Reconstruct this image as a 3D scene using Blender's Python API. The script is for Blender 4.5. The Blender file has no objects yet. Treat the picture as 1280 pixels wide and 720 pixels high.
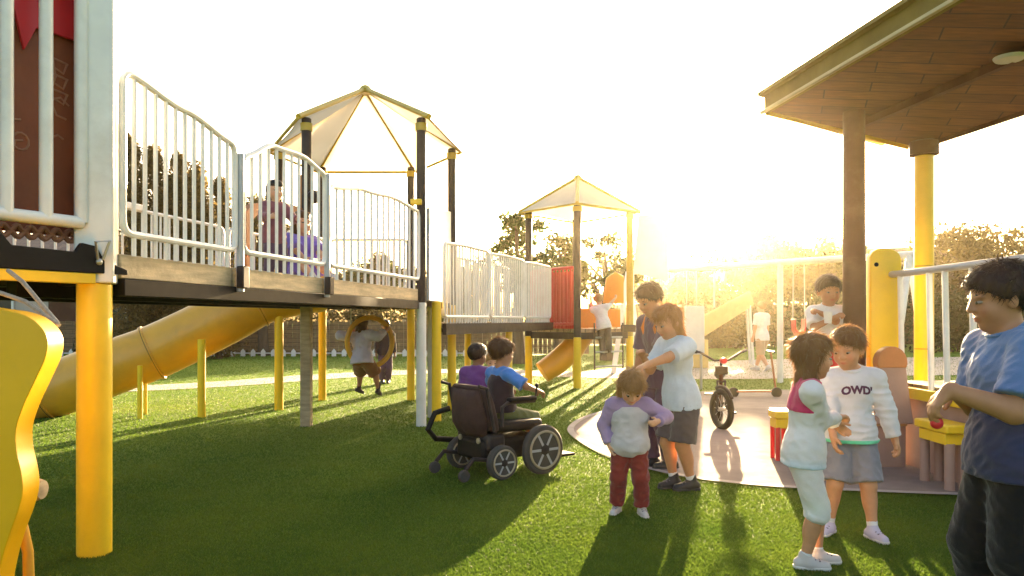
import bpy, math, random
import numpy as np
from mathutils import Vector, Matrix, Euler
from mathutils.bvhtree import BVHTree
R = math.radians
rnd = random.Random(7)
C = bpy.context.scene.collection
CAM_Z, FOC, HOR = 1.15, 924.0, 400.0
def at(px, py, Y):
    """point of the place seen at photo pixel (px,py) and Y metres away"""
    return Vector(((px-640)/FOC*Y, Y, CAM_Z+(HOR-py)*Y/FOC))
def gnd(px, py):
    Y = FOC*CAM_Z/(py-HOR)
    return Vector(((px-640)/FOC*Y, Y, 0))

# ---------------------------------------------------------------- materials
def _nt(name):
    m = bpy.data.materials.new(name); m.use_nodes = True
    nt = m.node_tree
    return m, nt, nt.nodes['Principled BSDF'], nt.nodes['Material Output']
def _noise(nt, scale, detail=4, rough=.55, stretch=None):
    tc = nt.nodes.new('ShaderNodeTexCoord'); n = nt.nodes.new('ShaderNodeTexNoise')
    n.inputs['Scale'].default_value = scale; n.inputs['Detail'].default_value = detail; n.inputs['Roughness'].default_value = rough
    if stretch:
        mp = nt.nodes.new('ShaderNodeMapping'); mp.inputs['Scale'].default_value = stretch
        nt.links.new(tc.outputs['Object'], mp.inputs['Vector']); nt.links.new(mp.outputs['Vector'], n.inputs['Vector'])
    else: nt.links.new(tc.outputs['Object'], n.inputs['Vector'])
    return n
def _ramp(nt, fac, stops):
    r = nt.nodes.new('ShaderNodeValToRGB'); e = r.color_ramp.elements
    while len(e) < len(stops): e.new(.5)
    for i, (p, c) in enumerate(stops): e[i].position = p; e[i].color = (*c, 1)
    nt.links.new(fac, r.inputs['Fac']); return r
def sc(c, k): return tuple(min(1, max(0, v*k)) for v in c)
def P(name, col, rough=.5, metal=0.0, var=.14, scale=6.0, bump=0.0, bscale=60.0, trans=0.0, stretch=None, dirt=None, dirt_amt=.35, spec=.5, sheen=0.0, sss=0.0, coat=0.0):
    m, nt, b, out = _nt(name)
    n = _noise(nt, scale, 5, .6, stretch)
    r = _ramp(nt, n.outputs['Fac'], [(.3, sc(col, 1-var)), (.7, sc(col, 1+var))])
    src = r.outputs['Color']
    if dirt:
        n2 = _noise(nt, scale*.45, 8, .7)
        rr = _ramp(nt, n2.outputs['Fac'], [(.5, (0,0,0)), (.72, (dirt_amt,)*3)])
        mx = nt.nodes.new('ShaderNodeMix'); mx.data_type = 'RGBA'
        nt.links.new(rr.outputs['Color'], mx.inputs[0]); nt.links.new(src, mx.inputs[6]); mx.inputs[7].default_value = (*dirt, 1)
        src = mx.outputs[2]
    nt.links.new(src, b.inputs['Base Color'])
    rn = _noise(nt, scale*3, 3)
    mr = nt.nodes.new('ShaderNodeMapRange'); mr.inputs['To Min'].default_value = max(.04, rough-.12); mr.inputs['To Max'].default_value = min(1, rough+.12)
    nt.links.new(rn.outputs['Fac'], mr.inputs['Value']); nt.links.new(mr.outputs['Result'], b.inputs['Roughness'])
    b.inputs['Metallic'].default_value = metal; b.inputs['Specular IOR Level'].default_value = spec
    if sheen: b.inputs['Sheen Weight'].default_value = sheen
    if coat: b.inputs['Coat Weight'].default_value = coat; b.inputs['Coat Roughness'].default_value = .2
    if sss:
        b.inputs['Subsurface Weight'].default_value = sss; b.inputs['Subsurface Radius'].default_value = (.012, .005, .003); b.inputs['Subsurface Scale'].default_value = 1.0
    if bump:
        bn = _noise(nt, bscale, 4); bp = nt.nodes.new('ShaderNodeBump'); bp.inputs['Strength'].default_value = bump; bp.inputs['Distance'].default_value = .01
        nt.links.new(bn.outputs['Fac'], bp.inputs['Height']); nt.links.new(bp.outputs['Normal'], b.inputs['Normal'])
    if trans:
        t = nt.nodes.new('ShaderNodeBsdfTranslucent'); nt.links.new(src, t.inputs['Color'])
        mx = nt.nodes.new('ShaderNodeMixShader'); mx.inputs[0].default_value = trans
        nt.links.new(b.outputs[0], mx.inputs[1]); nt.links.new(t.outputs[0], mx.inputs[2]); nt.links.new(mx.outputs[0], out.inputs['Surface'])
    return m
def planks(name, c1, c2, gap, wid, length, rough=.6, axis='XY', rot=0, groove=.5):
    """boards from the brick texture, staggered, with grain"""
    m, nt, b, out = _nt(name)
    tc = nt.nodes.new('ShaderNodeTexCoord'); mp = nt.nodes.new('ShaderNodeMapping'); nt.links.new(tc.outputs['Object'], mp.inputs['Vector'])
    if axis == 'XZ': mp.inputs['Rotation'].default_value = (R(90), 0, 0)
    if axis == 'YZ': mp.inputs['Rotation'].default_value = (R(90), 0, R(90))
    if rot: mp.inputs['Rotation'].default_value = (0, 0, rot)
    br = nt.nodes.new('ShaderNodeTexBrick'); nt.links.new(mp.outputs['Vector'], br.inputs['Vector'])
    br.inputs['Scale'].default_value = 1; br.inputs['Brick Width'].default_value = length; br.inputs['Row Height'].default_value = wid
    br.inputs['Mortar Size'].default_value = .006; br.inputs['Color1'].default_value = (*c1, 1); br.inputs['Color2'].default_value = (*c2, 1); br.inputs['Mortar'].default_value = (*gap, 1)
    br.inputs['Bias'].default_value = 0
    g = nt.nodes.new('ShaderNodeTexNoise'); mg = nt.nodes.new('ShaderNodeMapping'); mg.inputs['Scale'].default_value = (2, 28, 28)
    nt.links.new(mp.outputs['Vector'], mg.inputs['Vector']); nt.links.new(mg.outputs['Vector'], g.inputs['Vector']); g.inputs['Scale'].default_value = 1.5; g.inputs['Detail'].default_value = 6
    rr = _ramp(nt, g.outputs['Fac'], [(.3, (.6,.6,.6)), (.7, (1.25,1.2,1.15))])
    mx = nt.nodes.new('ShaderNodeMix'); mx.data_type = 'RGBA'; mx.blend_type = 'MULTIPLY'; mx.inputs[0].default_value = 1
    nt.links.new(br.outputs['Color'], mx.inputs[6]); nt.links.new(rr.outputs['Color'], mx.inputs[7]); nt.links.new(mx.outputs[2], b.inputs['Base Color'])
    b.inputs['Roughness'].default_value = rough
    bp = nt.nodes.new('ShaderNodeBump'); bp.inputs['Strength'].default_value = groove; bp.inputs['Distance'].default_value = .01; bp.invert = True
    nt.links.new(br.outputs['Fac'], bp.inputs['Height']); nt.links.new(bp.outputs['Normal'], b.inputs['Normal'])
    return m
def leafy(name, a, bcol, trans=.45, scale=.9, vmin=.65, vmax=1.4):
    m, nt, b, out = _nt(name)
    n = _noise(nt, scale, 3)
    r = _ramp(nt, n.outputs['Fac'], [(.3, a), (.7, bcol)])
    oi = nt.nodes.new('ShaderNodeNewGeometry')
    hs = nt.nodes.new('ShaderNodeHueSaturation')
    mr = nt.nodes.new('ShaderNodeMapRange'); mr.inputs['To Min'].default_value = vmin; mr.inputs['To Max'].default_value = vmax
    nt.links.new(oi.outputs['Random Per Island'], mr.inputs['Value']); nt.links.new(mr.outputs['Result'], hs.inputs['Value']); nt.links.new(r.outputs['Color'], hs.inputs['Color'])
    nt.links.new(hs.outputs['Color'], b.inputs['Base Color']); b.inputs['Roughness'].default_value = .55; b.inputs['Specular IOR Level'].default_value = .25
    t = nt.nodes.new('ShaderNodeBsdfTranslucent'); nt.links.new(hs.outputs['Color'], t.inputs['Color'])
    mx = nt.nodes.new('ShaderNodeMixShader'); mx.inputs[0].default_value = trans
    nt.links.new(b.outputs[0], mx.inputs[1]); nt.links.new(t.outputs[0], mx.inputs[2]); nt.links.new(mx.outputs[0], out.inputs['Surface'])
    return m

M = {}
M['yellow'] = P('yellow_paint', (.84,.56,.018), .38, var=.08, scale=4, bump=.03, bscale=90, dirt=(.45,.25,.05), dirt_amt=.25)
M['yellow_plastic'] = P('yellow_plastic', (.84,.56,.015), .33, var=.06, scale=3, bump=.05, bscale=40, dirt=(.5,.28,.05), dirt_amt=.3)
M['gold_plastic'] = P('gold_plastic', (.84,.44,.006), .36, var=.07, scale=3, bump=.06, bscale=40, dirt=(.42,.22,.03), dirt_amt=.4)
M['amber'] = P('amber_plastic', (.66,.34,.03), .36, var=.1, scale=2.5, bump=.05, bscale=40, dirt=(.3,.17,.05), dirt_amt=.4)
M['orange'] = P('orange_plastic', (.80,.26,.02), .4, var=.08)
M['white_metal'] = P('white_coated_steel', (.80,.78,.74), .35, var=.07, scale=5, dirt=(.42,.36,.28), dirt_amt=.35)
M['grey_metal'] = P('grey_coated_steel', (.42,.43,.46), .4, metal=.2, var=.1, scale=5)
M['dark_metal'] = P('dark_coated_steel', (.032,.025,.026), .5, spec=.2, var=.15, scale=5, dirt=(.12,.1,.08), dirt_amt=.3)
M['black'] = P('black_plastic', (.014,.012,.011), .55, spec=.18, var=.2)
M['brown_post'] = P('brown_coated_steel', (.085,.036,.022), .6, spec=.15, var=.12, scale=4, dirt=(.2,.13,.09), dirt_amt=.3)
M['tan_wood'] = P('weathered_tan_timber', (.44,.33,.2), .7, var=.25, scale=5, stretch=(1,1,6), bump=.25, bscale=40, dirt=(.2,.14,.08), dirt_amt=.5)
M['deck_wood'] = planks('deck_timber', (.34,.24,.14), (.42,.3,.18), (.05,.035,.02), .12, 1.6)
M['fascia'] = P('fascia_timber', (.62,.47,.28), .65, var=.3, scale=4, stretch=(1,1,9), bump=.3, bscale=30, dirt=(.17,.11,.06), dirt_amt=.6)
M['rust_panel'] = P('rust_red_panel', (.30,.085,.035), .55, var=.2, scale=4, stretch=(1,1,.5), bump=.08, bscale=25, dirt=(.1,.03,.02), dirt_amt=.4)
M['rust_relief'] = P('rust_red_relief', (.46,.2,.12), .5, var=.12)
M['red'] = P('red_plastic', (.62,.02,.03), .4, var=.08)
M['purple'] = P('purple_fabric', (.1,.04,.12), .8, var=.2)
M['fabric'] = P('cream_canopy_fabric', (.86,.83,.77), .8, var=.04, scale=2, bump=.06, bscale=120, trans=.6, dirt=(.7,.64,.54), dirt_amt=.3)
M['olive'] = P('olive_yellow_steel', (.42,.30,.02), .4, var=.12, scale=4)
M['olive_trim'] = P('olive_fascia', (.17,.125,.018), .6, spec=.15, var=.15, scale=3)
M['pale_trim'] = P('pale_olive_trim', (.42,.36,.2), .5, spec=.2, var=.1)
M['sand_slide'] = P('sand_slide', (.60,.46,.18), .6, var=.08)
M['sand_panel'] = P('sand_panel', (.74,.68,.54), .7, var=.06, trans=.4)
M['soffit'] = planks('timber_soffit', (.15,.055,.013), (.10,.036,.009), (.04,.015,.005), .16, .62, .65, rot=R(20))
M['pale_panel'] = P('pale_grey_panel', (.55,.54,.54), .45, var=.06, dirt=(.4,.35,.3), dirt_amt=.3)
M['brown_arch'] = P('brown_orange_panel', (.42,.16,.05), .5, var=.12)
M['pink_wall'] = P('pinkish_panel', (.36,.235,.2), .6, var=.12, scale=3, bump=.1, bscale=30, dirt=(.25,.16,.13), dirt_amt=.4)
M['steel'] = P('galvanised_steel', (.5,.5,.5), .35, metal=.8, var=.12)
M['rope'] = P('grey_rope', (.3,.28,.24), .9, var=.2, scale=60, bump=.6, bscale=200)
M['concrete'] = P('pale_concrete', (.34,.3,.27), .85, var=.12, scale=1.4, bump=.25, bscale=45, dirt=(.27,.22,.18), dirt_amt=.45)
M['paving'] = P('rubber_paving', (.235,.19,.18), .9, spec=.2, var=.18, scale=2.2, bump=.5, bscale=130, dirt=(.155,.12,.11), dirt_amt=.55)
M['kerb'] = P('grey_kerb', (.3,.27,.25), .85, var=.15, scale=4, bump=.3, bscale=50)
M['bark'] = P('bark', (.11,.075,.05), .9, var=.35, scale=6, stretch=(1,1,.25), bump=.8, bscale=20)
M['leaf_a'] = leafy('leaf_olive', (.045,.06,.012), (.10,.105,.02))
M['leaf_b'] = leafy('leaf_green', (.035,.065,.015), (.075,.11,.02))
M['leaf_c'] = leafy('leaf_brown_green', (.07,.055,.018), (.13,.10,.03), .35)
M['leaf_e'] = leafy('leaf_gold_brown', (.12,.085,.03), (.20,.14,.05), .45)
M['leaf_d'] = leafy('leaf_dark', (.03,.045,.015), (.06,.075,.022), .3)
M['blade'] = leafy('turf_blade', (.075,.14,.018), (.12,.18,.022), .55, 1.5, .85, 1.15)
M['fence_wood'] = planks('fence_timber', (.17,.10,.05), (.22,.14,.07), (.03,.02,.012), .14, 3.0, .75, axis='XZ')
M['house_wall'] = P('house_render', (.42,.37,.33), .85, var=.08, scale=1, bump=.2, bscale=30, dirt=(.3,.25,.2), dirt_amt=.3)
M['house_pink'] = P('house_render_pink', (.36,.27,.24), .85, var=.08, scale=1, bump=.2, bscale=30)
M['roof_tile'] = planks('roof_tiles', (.26,.17,.13), (.2,.13,.1), (.08,.05,.04), .3, .35, .8)
M['glass'] = P('window_glass', (.03,.035,.04), .08, var=.05, spec=.8)
M['white_paint'] = P('white_paint', (.7,.68,.65), .5, var=.06)

# ---------------------------------------------------------------- mesh building
class MB:
    def __init__(s): s.v = []; s.f = []
    def raw(s, v, f):
        o = len(s.v); s.v += [tuple(p) for p in v]; s.f += [tuple(i+o for i in q) for q in f]; return s
    def box(s, c, d, rz=0, rot=None):
        m = rot if rot is not None else Matrix.Rotation(rz, 3, 'Z')
        c = Vector(c); v = []
        for x in (-.5,.5):
            for y in (-.5,.5):
                for z in (-.5,.5): v.append(c + m @ Vector((x*d[0], y*d[1], z*d[2])))
        return s.raw(v, [(0,1,3,2),(4,6,7,5),(0,4,5,1),(2,3,7,6),(0,2,6,4),(1,5,7,3)])
    def bar(s, a, b, w, h, up=(0,0,1)):
        a, b = Vector(a), Vector(b); d = (b-a); L = d.length; d.normalize(); u = Vector(up)
        x = d.cross(u).normalized(); u = x.cross(d).normalized()
        m = Matrix((x, d, u)).transposed()
        return s.box((a+b)/2, (w, L, h), rot=m)
    def tube(s, pts, r, seg=10, closed=False, cap=True):
        pts = [Vector(p) for p in pts]; n = len(pts)
        rs = r if isinstance(r, (list, tuple)) else [r]*n
        def tan(i):
            if closed: return (pts[(i+1) % n]-pts[i-1]).normalized()
            return (pts[min(i+1, n-1)]-pts[max(i-1, 0)]).normalized()
        t = tan(0); a = Vector((0,0,1)) if abs(t.z) < .9 else Vector((1,0,0))
        u = (a-t*a.dot(t)).normalized(); v = []; f = []
        for i in range(n):
            t = tan(i); u = (u-t*u.dot(t)).normalized(); w = t.cross(u)
            for k in range(seg):
                an = 2*math.pi*k/seg; v.append(pts[i]+(u*math.cos(an)+w*math.sin(an))*rs[i])
        for i in range(n if closed else n-1):
            j = (i+1) % n
            for k in range(seg):
                l = (k+1) % seg; f.append((i*seg+k, i*seg+l, j*seg+l, j*seg+k))
        if not closed and cap:
            f.append(tuple(range(seg-1, -1, -1))); f.append(tuple((n-1)*seg+k for k in range(seg)))
        return s.raw(v, f)
    def lathe(s, prof, c, axis=(0,0,1), seg=20):
        """prof: (radius, height) list along the axis"""
        ax = Vector(axis).normalized(); a = Vector((0,0,1)) if abs(ax.z) < .9 else Vector((1,0,0))
        u = (a-ax*a.dot(ax)).normalized(); w = ax.cross(u); c = Vector(c); v = []; f = []
        for r, h in prof:
            for k in range(seg):
                an = 2*math.pi*k/seg; v.append(c+ax*h+(u*math.cos(an)+w*math.sin(an))*r)
        n = len(prof)
        for i in range(n-1):
            for k in range(seg):
                l = (k+1) % seg; f.append((i*seg+k, i*seg+l, (i+1)*seg+l, (i+1)*seg+k))
        if prof[0][0] > 1e-6: f.append(tuple(range(seg-1, -1, -1)))
        if prof[-1][0] > 1e-6: f.append(tuple((n-1)*seg+k for k in range(seg)))
        return s.raw(v, f)
    def extrude(s, poly, d):
        """closed polygon of 3-D points swept by vector d"""
        poly = [Vector(p) for p in poly]; d = Vector(d); n = len(poly)
        v = poly+[p+d for p in poly]
        f = [tuple(range(n)), tuple(range(2*n-1, n-1, -1))]
        for i in range(n): j = (i+1) % n; f.append((i, i+n, j+n, j))
        return s.raw(v, f)
    def mesh(s, name):
        me = bpy.data.meshes.new(name); me.from_pydata(s.v, [], s.f); me.update(); return me
    def build(s, name, mat, parent=None, bevel=0, smooth=40, origin=None):
        import bmesh
        me = s.mesh(name)
        bm = bmesh.new(); bm.from_mesh(me); bmesh.ops.recalc_face_normals(bm, faces=bm.faces[:]); bm.to_mesh(me); bm.free()
        if smooth: me.shade_smooth(); me.set_sharp_from_angle(angle=R(smooth))
        me.materials.append(mat)
        o = bpy.data.objects.new(name, me); C.objects.link(o)
        if parent is not None: o.parent = parent; o.matrix_parent_inverse = parent.matrix_basis.inverted()
        if bevel:
            b = o.modifiers.new('edge', 'BEVEL'); b.width = bevel; b.segments = 2; b.limit_method = 'ANGLE'; b.angle_limit = R(40)
        return o
def np_mesh(name, v, f, mat, parent=None, smooth=True):
    """v (n,3) array, f (m,k) array"""
    me = bpy.data.meshes.new(name); k = f.shape[1]
    me.vertices.add(len(v)); me.vertices.foreach_set('co', np.ascontiguousarray(v, dtype=np.float32).ravel())
    me.loops.add(f.size); me.loops.foreach_set('vertex_index', np.ascontiguousarray(f, dtype=np.int32).ravel())
    me.polygons.add(len(f)); me.polygons.foreach_set('loop_start', np.arange(0, f.size, k, dtype=np.int32))
    me.polygons.foreach_set('use_smooth', np.full(len(f), bool(smooth)))
    me.update(calc_edges=True); me.materials.append(mat)
    o = bpy.data.objects.new(name, me); C.objects.link(o)
    if parent is not None: o.parent = parent; o.matrix_parent_inverse = parent.matrix_basis.inverted()
    return o
def tag(o, label=None, cat=None, group=None, kind=None):
    if label: o['label'] = label
    if cat: o['category'] = cat
    if group: o['group'] = group
    if kind: o['kind'] = kind
    return o
def thing(name, label, cat, loc=(0,0,0), rz=0, group=None):
    o = bpy.data.objects.new(name, None); C.objects.link(o); o.location = loc; o.rotation_euler = (0,0,rz); o.empty_display_size = .1
    bpy.context.view_layer.update()
    return tag(o, label, cat, group)
def copy_tree(o, parent=None):
    c = o.copy(); C.objects.link(c)
    if parent is not None: c.parent = parent
    for ch in list(o.children): copy_tree(ch, c)
    return c
def lerp(a, b, t): return a+(b-a)*t
HAZE = .0005
# ================================================================ ground, path, paving
def ground_material():
    m, nt, b, out = _nt('turf')
    n1 = _noise(nt, .35, 4); n2 = _noise(nt, 220, 2); n3 = _noise(nt, 14, 5, .7)
    r1 = _ramp(nt, n1.outputs['Fac'], [(.3, (.075,.13,.010)), (.5, (.085,.165,.012)), (.7, (.12,.17,.018))])
    r2 = _ramp(nt, n2.outputs['Fac'], [(.3, (.55,.55,.5)), (.7, (1.35,1.3,1.2))])
    r3 = _ramp(nt, n3.outputs['Fac'], [(.3, (.75,.78,.75)), (.7, (1.18,1.15,1.1))])
    a = nt.nodes.new('ShaderNodeMix'); a.data_type = 'RGBA'; a.blend_type = 'MULTIPLY'; a.inputs[0].default_value = 1
    c = nt.nodes.new('ShaderNodeMix'); c.data_type = 'RGBA'; c.blend_type = 'MULTIPLY'; c.inputs[0].default_value = 1
    nt.links.new(r1.outputs['Color'], a.inputs[6]); nt.links.new(r2.outputs['Color'], a.inputs[7])
    nt.links.new(a.outputs[2], c.inputs[6]); nt.links.new(r3.outputs['Color'], c.inputs[7]); nt.links.new(c.outputs[2], b.inputs['Base Color'])
    b.inputs['Roughness'].default_value = .8; b.inputs['Specular IOR Level'].default_value = .15
    b.inputs['Sheen Weight'].default_value = .3; b.inputs['Sheen Tint'].default_value = (.5,.8,.1,1)
    bp = nt.nodes.new('ShaderNodeBump'); bp.inputs['Strength'].default_value = .9; bp.inputs['Distance'].default_value = .03
    nt.links.new(n2.outputs['Fac'], bp.inputs['Height']); nt.links.new(bp.outputs['Normal'], b.inputs['Normal'])
    return m
M['turf'] = ground_material()
g = MB().raw([(-260,-30,0),(260,-30,0),(260,420,0),(-260,420,0)], [(0,1,2,3)]).build('turf_ground', M['turf'], smooth=0); tag(g, kind='structure')

def strip(name, pts, wid, z, mat):
    pts = [Vector((x, y, 0)) for x, y in pts]; fine = []
    for i in range(len(pts)-1):
        p0 = pts[max(i-1, 0)]; p1 = pts[i]; p2 = pts[i+1]; p3 = pts[min(i+2, len(pts)-1)]
        for k in range(8):
            t = k/8; fine.append((.5*((2*p1)+(p2-p0)*t+(2*p0-5*p1+4*p2-p3)*t*t+(3*p1-p0-3*p2+p3)*t**3), lerp(wid[i], wid[i+1], t)))
    fine.append((pts[-1], wid[-1]))
    v = []; f = []
    for i, (p, w) in enumerate(fine):
        d = (fine[min(i+1, len(fine)-1)][0]-fine[max(i-1, 0)][0]).normalized(); n = Vector((-d.y, d.x, 0))
        v += [p+n*w/2+Vector((0,0,z)), p-n*w/2+Vector((0,0,z))]
        if i: k = 2*i; f.append((k-2, k-1, k+1, k))
    o = MB().raw(v, f).build(name, mat, smooth=0); tag(o, kind='structure'); return o
strip('path', [(-26,6.5),(-14,9.2),(-6.4,12.3),(-3.6,15.2),(-1.2,16.6),(1.4,15.6),(4,16.3),(9,18.6),(22,21)], [1.1,1.1,1.1,1.3,1.3,1.7,4.2,6.5,6.5], .008, M['concrete'])
pad_px = [(718,541),(722,531),(738,522),(764,514),(796,506),(836,498),(880,491),(935,489),(1000,489),(1080,492),(1200,497),(1320,503),(1420,520),(1420,628),(1320,622),(1180,618),(1080,614),(1010,611),(940,606),(870,598),(820,588),(772,573),(738,557)]
pad = [gnd(*p) for p in pad_px]
sm = []
for i in range(len(pad)):
    a, b, c, d = pad[i-1], pad[i], pad[(i+1) % len(pad)], pad[(i+2) % len(pad)]
    for k in range(4):
        t = k/4; sm.append(.5*((2*b)+(c-a)*t+(2*a-5*b+4*c-d)*t*t+(3*b-a-3*c+d)*t**3))
pad = sm
o = MB().raw([p+Vector((0,0,.012)) for p in pad], [tuple(range(len(pad)))]).build('paved_pad', M['paving'], smooth=0); tag(o, kind='structure')
cen = sum(pad, Vector())/len(pad); outer = [p+(p-cen).normalized()*.07 for p in pad]; n = len(pad)
o = MB().raw([p+Vector((0,0,.016)) for p in pad]+[p+Vector((0,0,.016)) for p in outer], [(i, (i+1) % n, n+(i+1) % n, n+i) for i in range(n)]).build('pad_edging', M['kerb'], smooth=0); tag(o, kind='structure')

# ---------------------------------------------------------------- blades of turf: one uncountable mass
def inside(px, py, poly):
    x = np.array([p.x for p in poly]); y = np.array([p.y for p in poly]); r = np.zeros(len(px), bool); j = len(poly)-1
    for i in range(len(poly)):
        c = ((y[i] > py) != (y[j] > py)) & (px < (x[j]-x[i])*(py-y[i])/(y[j]-y[i]+1e-12)+x[i]); r ^= c; j = i
    return r
def blades():
    g = np.random.default_rng(3); N = 560000
    # more blades where they are seen larger
    Y = 3.0/(1-g.random(N)*(1-3.0/24)); X = (g.random(N)*1.56-.78)*Y
    k = ~inside(X, Y, outer); X = X[k]; Y = Y[k]; n = len(X)
    h = (.008+.007*g.random(n))*(.7+.07*Y); w = (.0022+.0012*g.random(n))*(.7+.14*Y)
    an = g.random(n)*2*np.pi; la = g.random(n)*2*np.pi; ln = h*(.4+.9*g.random(n))
    dx, dy = np.cos(an)*w, np.sin(an)*w; tx, ty = np.cos(la)*ln, np.sin(la)*ln
    v = np.empty((n, 3, 3), np.float32)
    v[:,0] = np.c_[X-dx, Y-dy, np.zeros(n)-.001]; v[:,1] = np.c_[X+dx, Y+dy, np.zeros(n)-.001]; v[:,2] = np.c_[X+tx, Y+ty, h]
    o = np_mesh('grass', v.reshape(-1, 3), np.arange(3*n).reshape(n, 3), M['blade'], smooth=False)
    tag(o, 'short green turf blades covering the play lawn', 'grass', kind='stuff')
blades()

# ---------------------------------------------------------------- trees
def leaf_cloud(centers, radii, per, size, seed, flat=1.0):
    g = np.random.default_rng(seed); V = []
    for (c, r, n) in zip(centers, radii, per):
        d = g.normal(size=(n, 3)); d /= np.linalg.norm(d, axis=1)[:, None]
        rr = r*(g.random(n)**.45)[:, None]; p = np.array(c)+d*rr*np.array([1, 1, flat])
        a = g.normal(size=(n, 3)); a /= np.linalg.norm(a, axis=1)[:, None]
        b = np.cross(a, g.normal(size=(n, 3))); b /= np.linalg.norm(b, axis=1)[:, None]
        s = size*(.6+.8*g.random(n))[:, None]
        V.append(np.stack([p-a*s, p-b*s*.45, p+a*s, p+b*s*.45], 1))
    v = np.concatenate(V).reshape(-1, 3); f = np.arange(len(v)).reshape(-1, 4); return v, f
def tree(name, label, loc, h, r, mat, seed, trunk_h=.3, leaf=.09, clumps=46, per=170, kind='round', group='trees beyond the lawn', rt=.16):
    g = random.Random(seed); t = thing(name, label, 'tree', loc, g.random()*6, group)
    mb = MB(); top = Vector((g.uniform(-.1,.1)*r, g.uniform(-.1,.1)*r, h*.9))
    fk = Vector((top.x*.3, top.y*.3, h*trunk_h))
    mb.tube([(0,0,-.1), (fk.x*.5, fk.y*.5, fk.z*.5), fk, fk.lerp(top, .5)+Vector((g.uniform(-.1,.1), g.uniform(-.1,.1), 0)), top], [rt*1.25, rt, rt*.85, rt*.45, .02], 8)
    cs, rs, ns = [], [], []
    for i in range(clumps):
        if kind == 'column':
            z = g.uniform(.06, .99); prof = (1-z)**.55*min(1, .5+z*3)
            an = g.uniform(0, 6.28); q = g.uniform(.25,.8)*r*prof
            c = Vector((math.cos(an)*q, math.sin(an)*q, z*h)); cr = r*(.18+.32*prof)*g.uniform(.8,1.3)
        else:
            while True:
                d = Vector((g.uniform(-1,1), g.uniform(-1,1), g.uniform(-1,1)))
                if .25 < d.length < 1: break
            c = Vector((d.x*r*.85, d.y*r*.85, h*(trunk_h+1)/2+d.z*h*(1-trunk_h)/2*.88)); cr = r*g.uniform(.16,.34)
            if i % 3 == 0:
                a = fk.lerp(top, g.uniform(0,.6)); mid = a.lerp(c, .5)+Vector((0,0,.1*r)); mb.tube([a, mid, c], [rt*.32, rt*.2, .012], 5)
        cs.append(c); rs.append(cr); ns.append(int(per*g.uniform(.5,1.4)))
    tr = mb.build('trunk', M['bark'], None); tr.parent = t
    v, f = leaf_cloud(cs, rs, ns, leaf, seed, .75 if kind == 'round' else 1.3)
    cr = np_mesh('crown', v, f, M[mat], smooth=False); cr.parent = t
    return t
def T(px, py_top, Y): p = at(px, py_top, Y); return (p.x, p.y, 0), p.z
for (px, top, Y, r, mat, sd, lab, kw) in [
    (648, 262, 19.5, 1.15, 'leaf_b', 11, 'loose green tree between the two canopy towers', dict(leaf=.075, clumps=32, per=120, trunk_h=.42)),
    (700, 290, 20.5, 1.0, 'leaf_a', 12, 'low olive tree showing through the smaller canopy tower', dict(leaf=.075, clumps=20, per=120, trunk_h=.45)),
    (758, 293, 21, 1.4, 'leaf_a', 13, 'round olive tree behind the posts of the smaller canopy tower', dict(leaf=.08, clumps=26, per=120, trunk_h=.42)),
    (905, 312, 37, 2.6, 'leaf_c', 14, 'hazy golden tree under the low sun', dict(leaf=.13, clumps=46)),
    (962, 291, 39, 3.0, 'leaf_a', 15, 'broad golden tree beyond the swing beam, beside the sun', dict(leaf=.13, clumps=60)),
    (1036, 296, 38, 2.8, 'leaf_a', 16, 'golden tree beyond the child in red shorts', dict(leaf=.13, clumps=56)),
    (1214, 279, 30, 2.9, 'leaf_c', 17, 'brown green tree with gaps, behind the head of the boy in blue', dict(leaf=.11, clumps=60)),
    (1290, 296, 33, 2.6, 'leaf_d', 18, 'dark tree beyond the far end of the white railing', dict(leaf=.12, clumps=50)),
    (1150, 330, 42, 3.0, 'leaf_d', 19, 'dark low tree behind the pinkish house', dict(leaf=.14, clumps=46)),
    (840, 338, 44, 3.0, 'leaf_c', 20, 'hazy low tree beyond the swing set end', dict(leaf=.14, clumps=44)),
    (556, 330, 34, 2.6, 'leaf_c', 21, 'low brown tree seen through the far bridge railing', dict(leaf=.12, clumps=46)),
    (330, 236, 24, 1.3, 'leaf_c', 22, 'brown tree behind the children on the walkway', dict(leaf=.09, clumps=42, per=120)),
    (468, 318, 36, 2.6, 'leaf_d', 27, 'dark low tree behind the large canopy tower', dict(leaf=.12, clumps=46)),
    (120, 330, 30, 2.6, 'leaf_d', 28, 'dark tree under the entry platform beside the house', dict(leaf=.1, clumps=50)),
]:
    loc, h = T(px, top, Y); tree('leafy_tree', lab, loc, h, r, mat, sd, **kw)
for i, (px, top, Y, lab) in enumerate([
    (163, 172, 20, 'slim brown cypress beside the white post, first behind the golden railing'),
    (191, 186, 20.5, 'slim cypress behind the golden railing, a little lower than the first'),
    (222, 196, 21, 'slim cypress in the middle of the row behind the golden railing'),
    (247, 205, 21, 'narrow cypress near the far end of the golden railing'),
    (274, 226, 22, 'shortest slim cypress where two railing panels meet')]):
    loc, h = T(px, top, Y)
    tree('cypress_tree', lab, loc, h, .85, 'leaf_e', 40+i, .06, .055, 120, 120, 'column', 'cypresses behind the walkway', .09)
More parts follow.
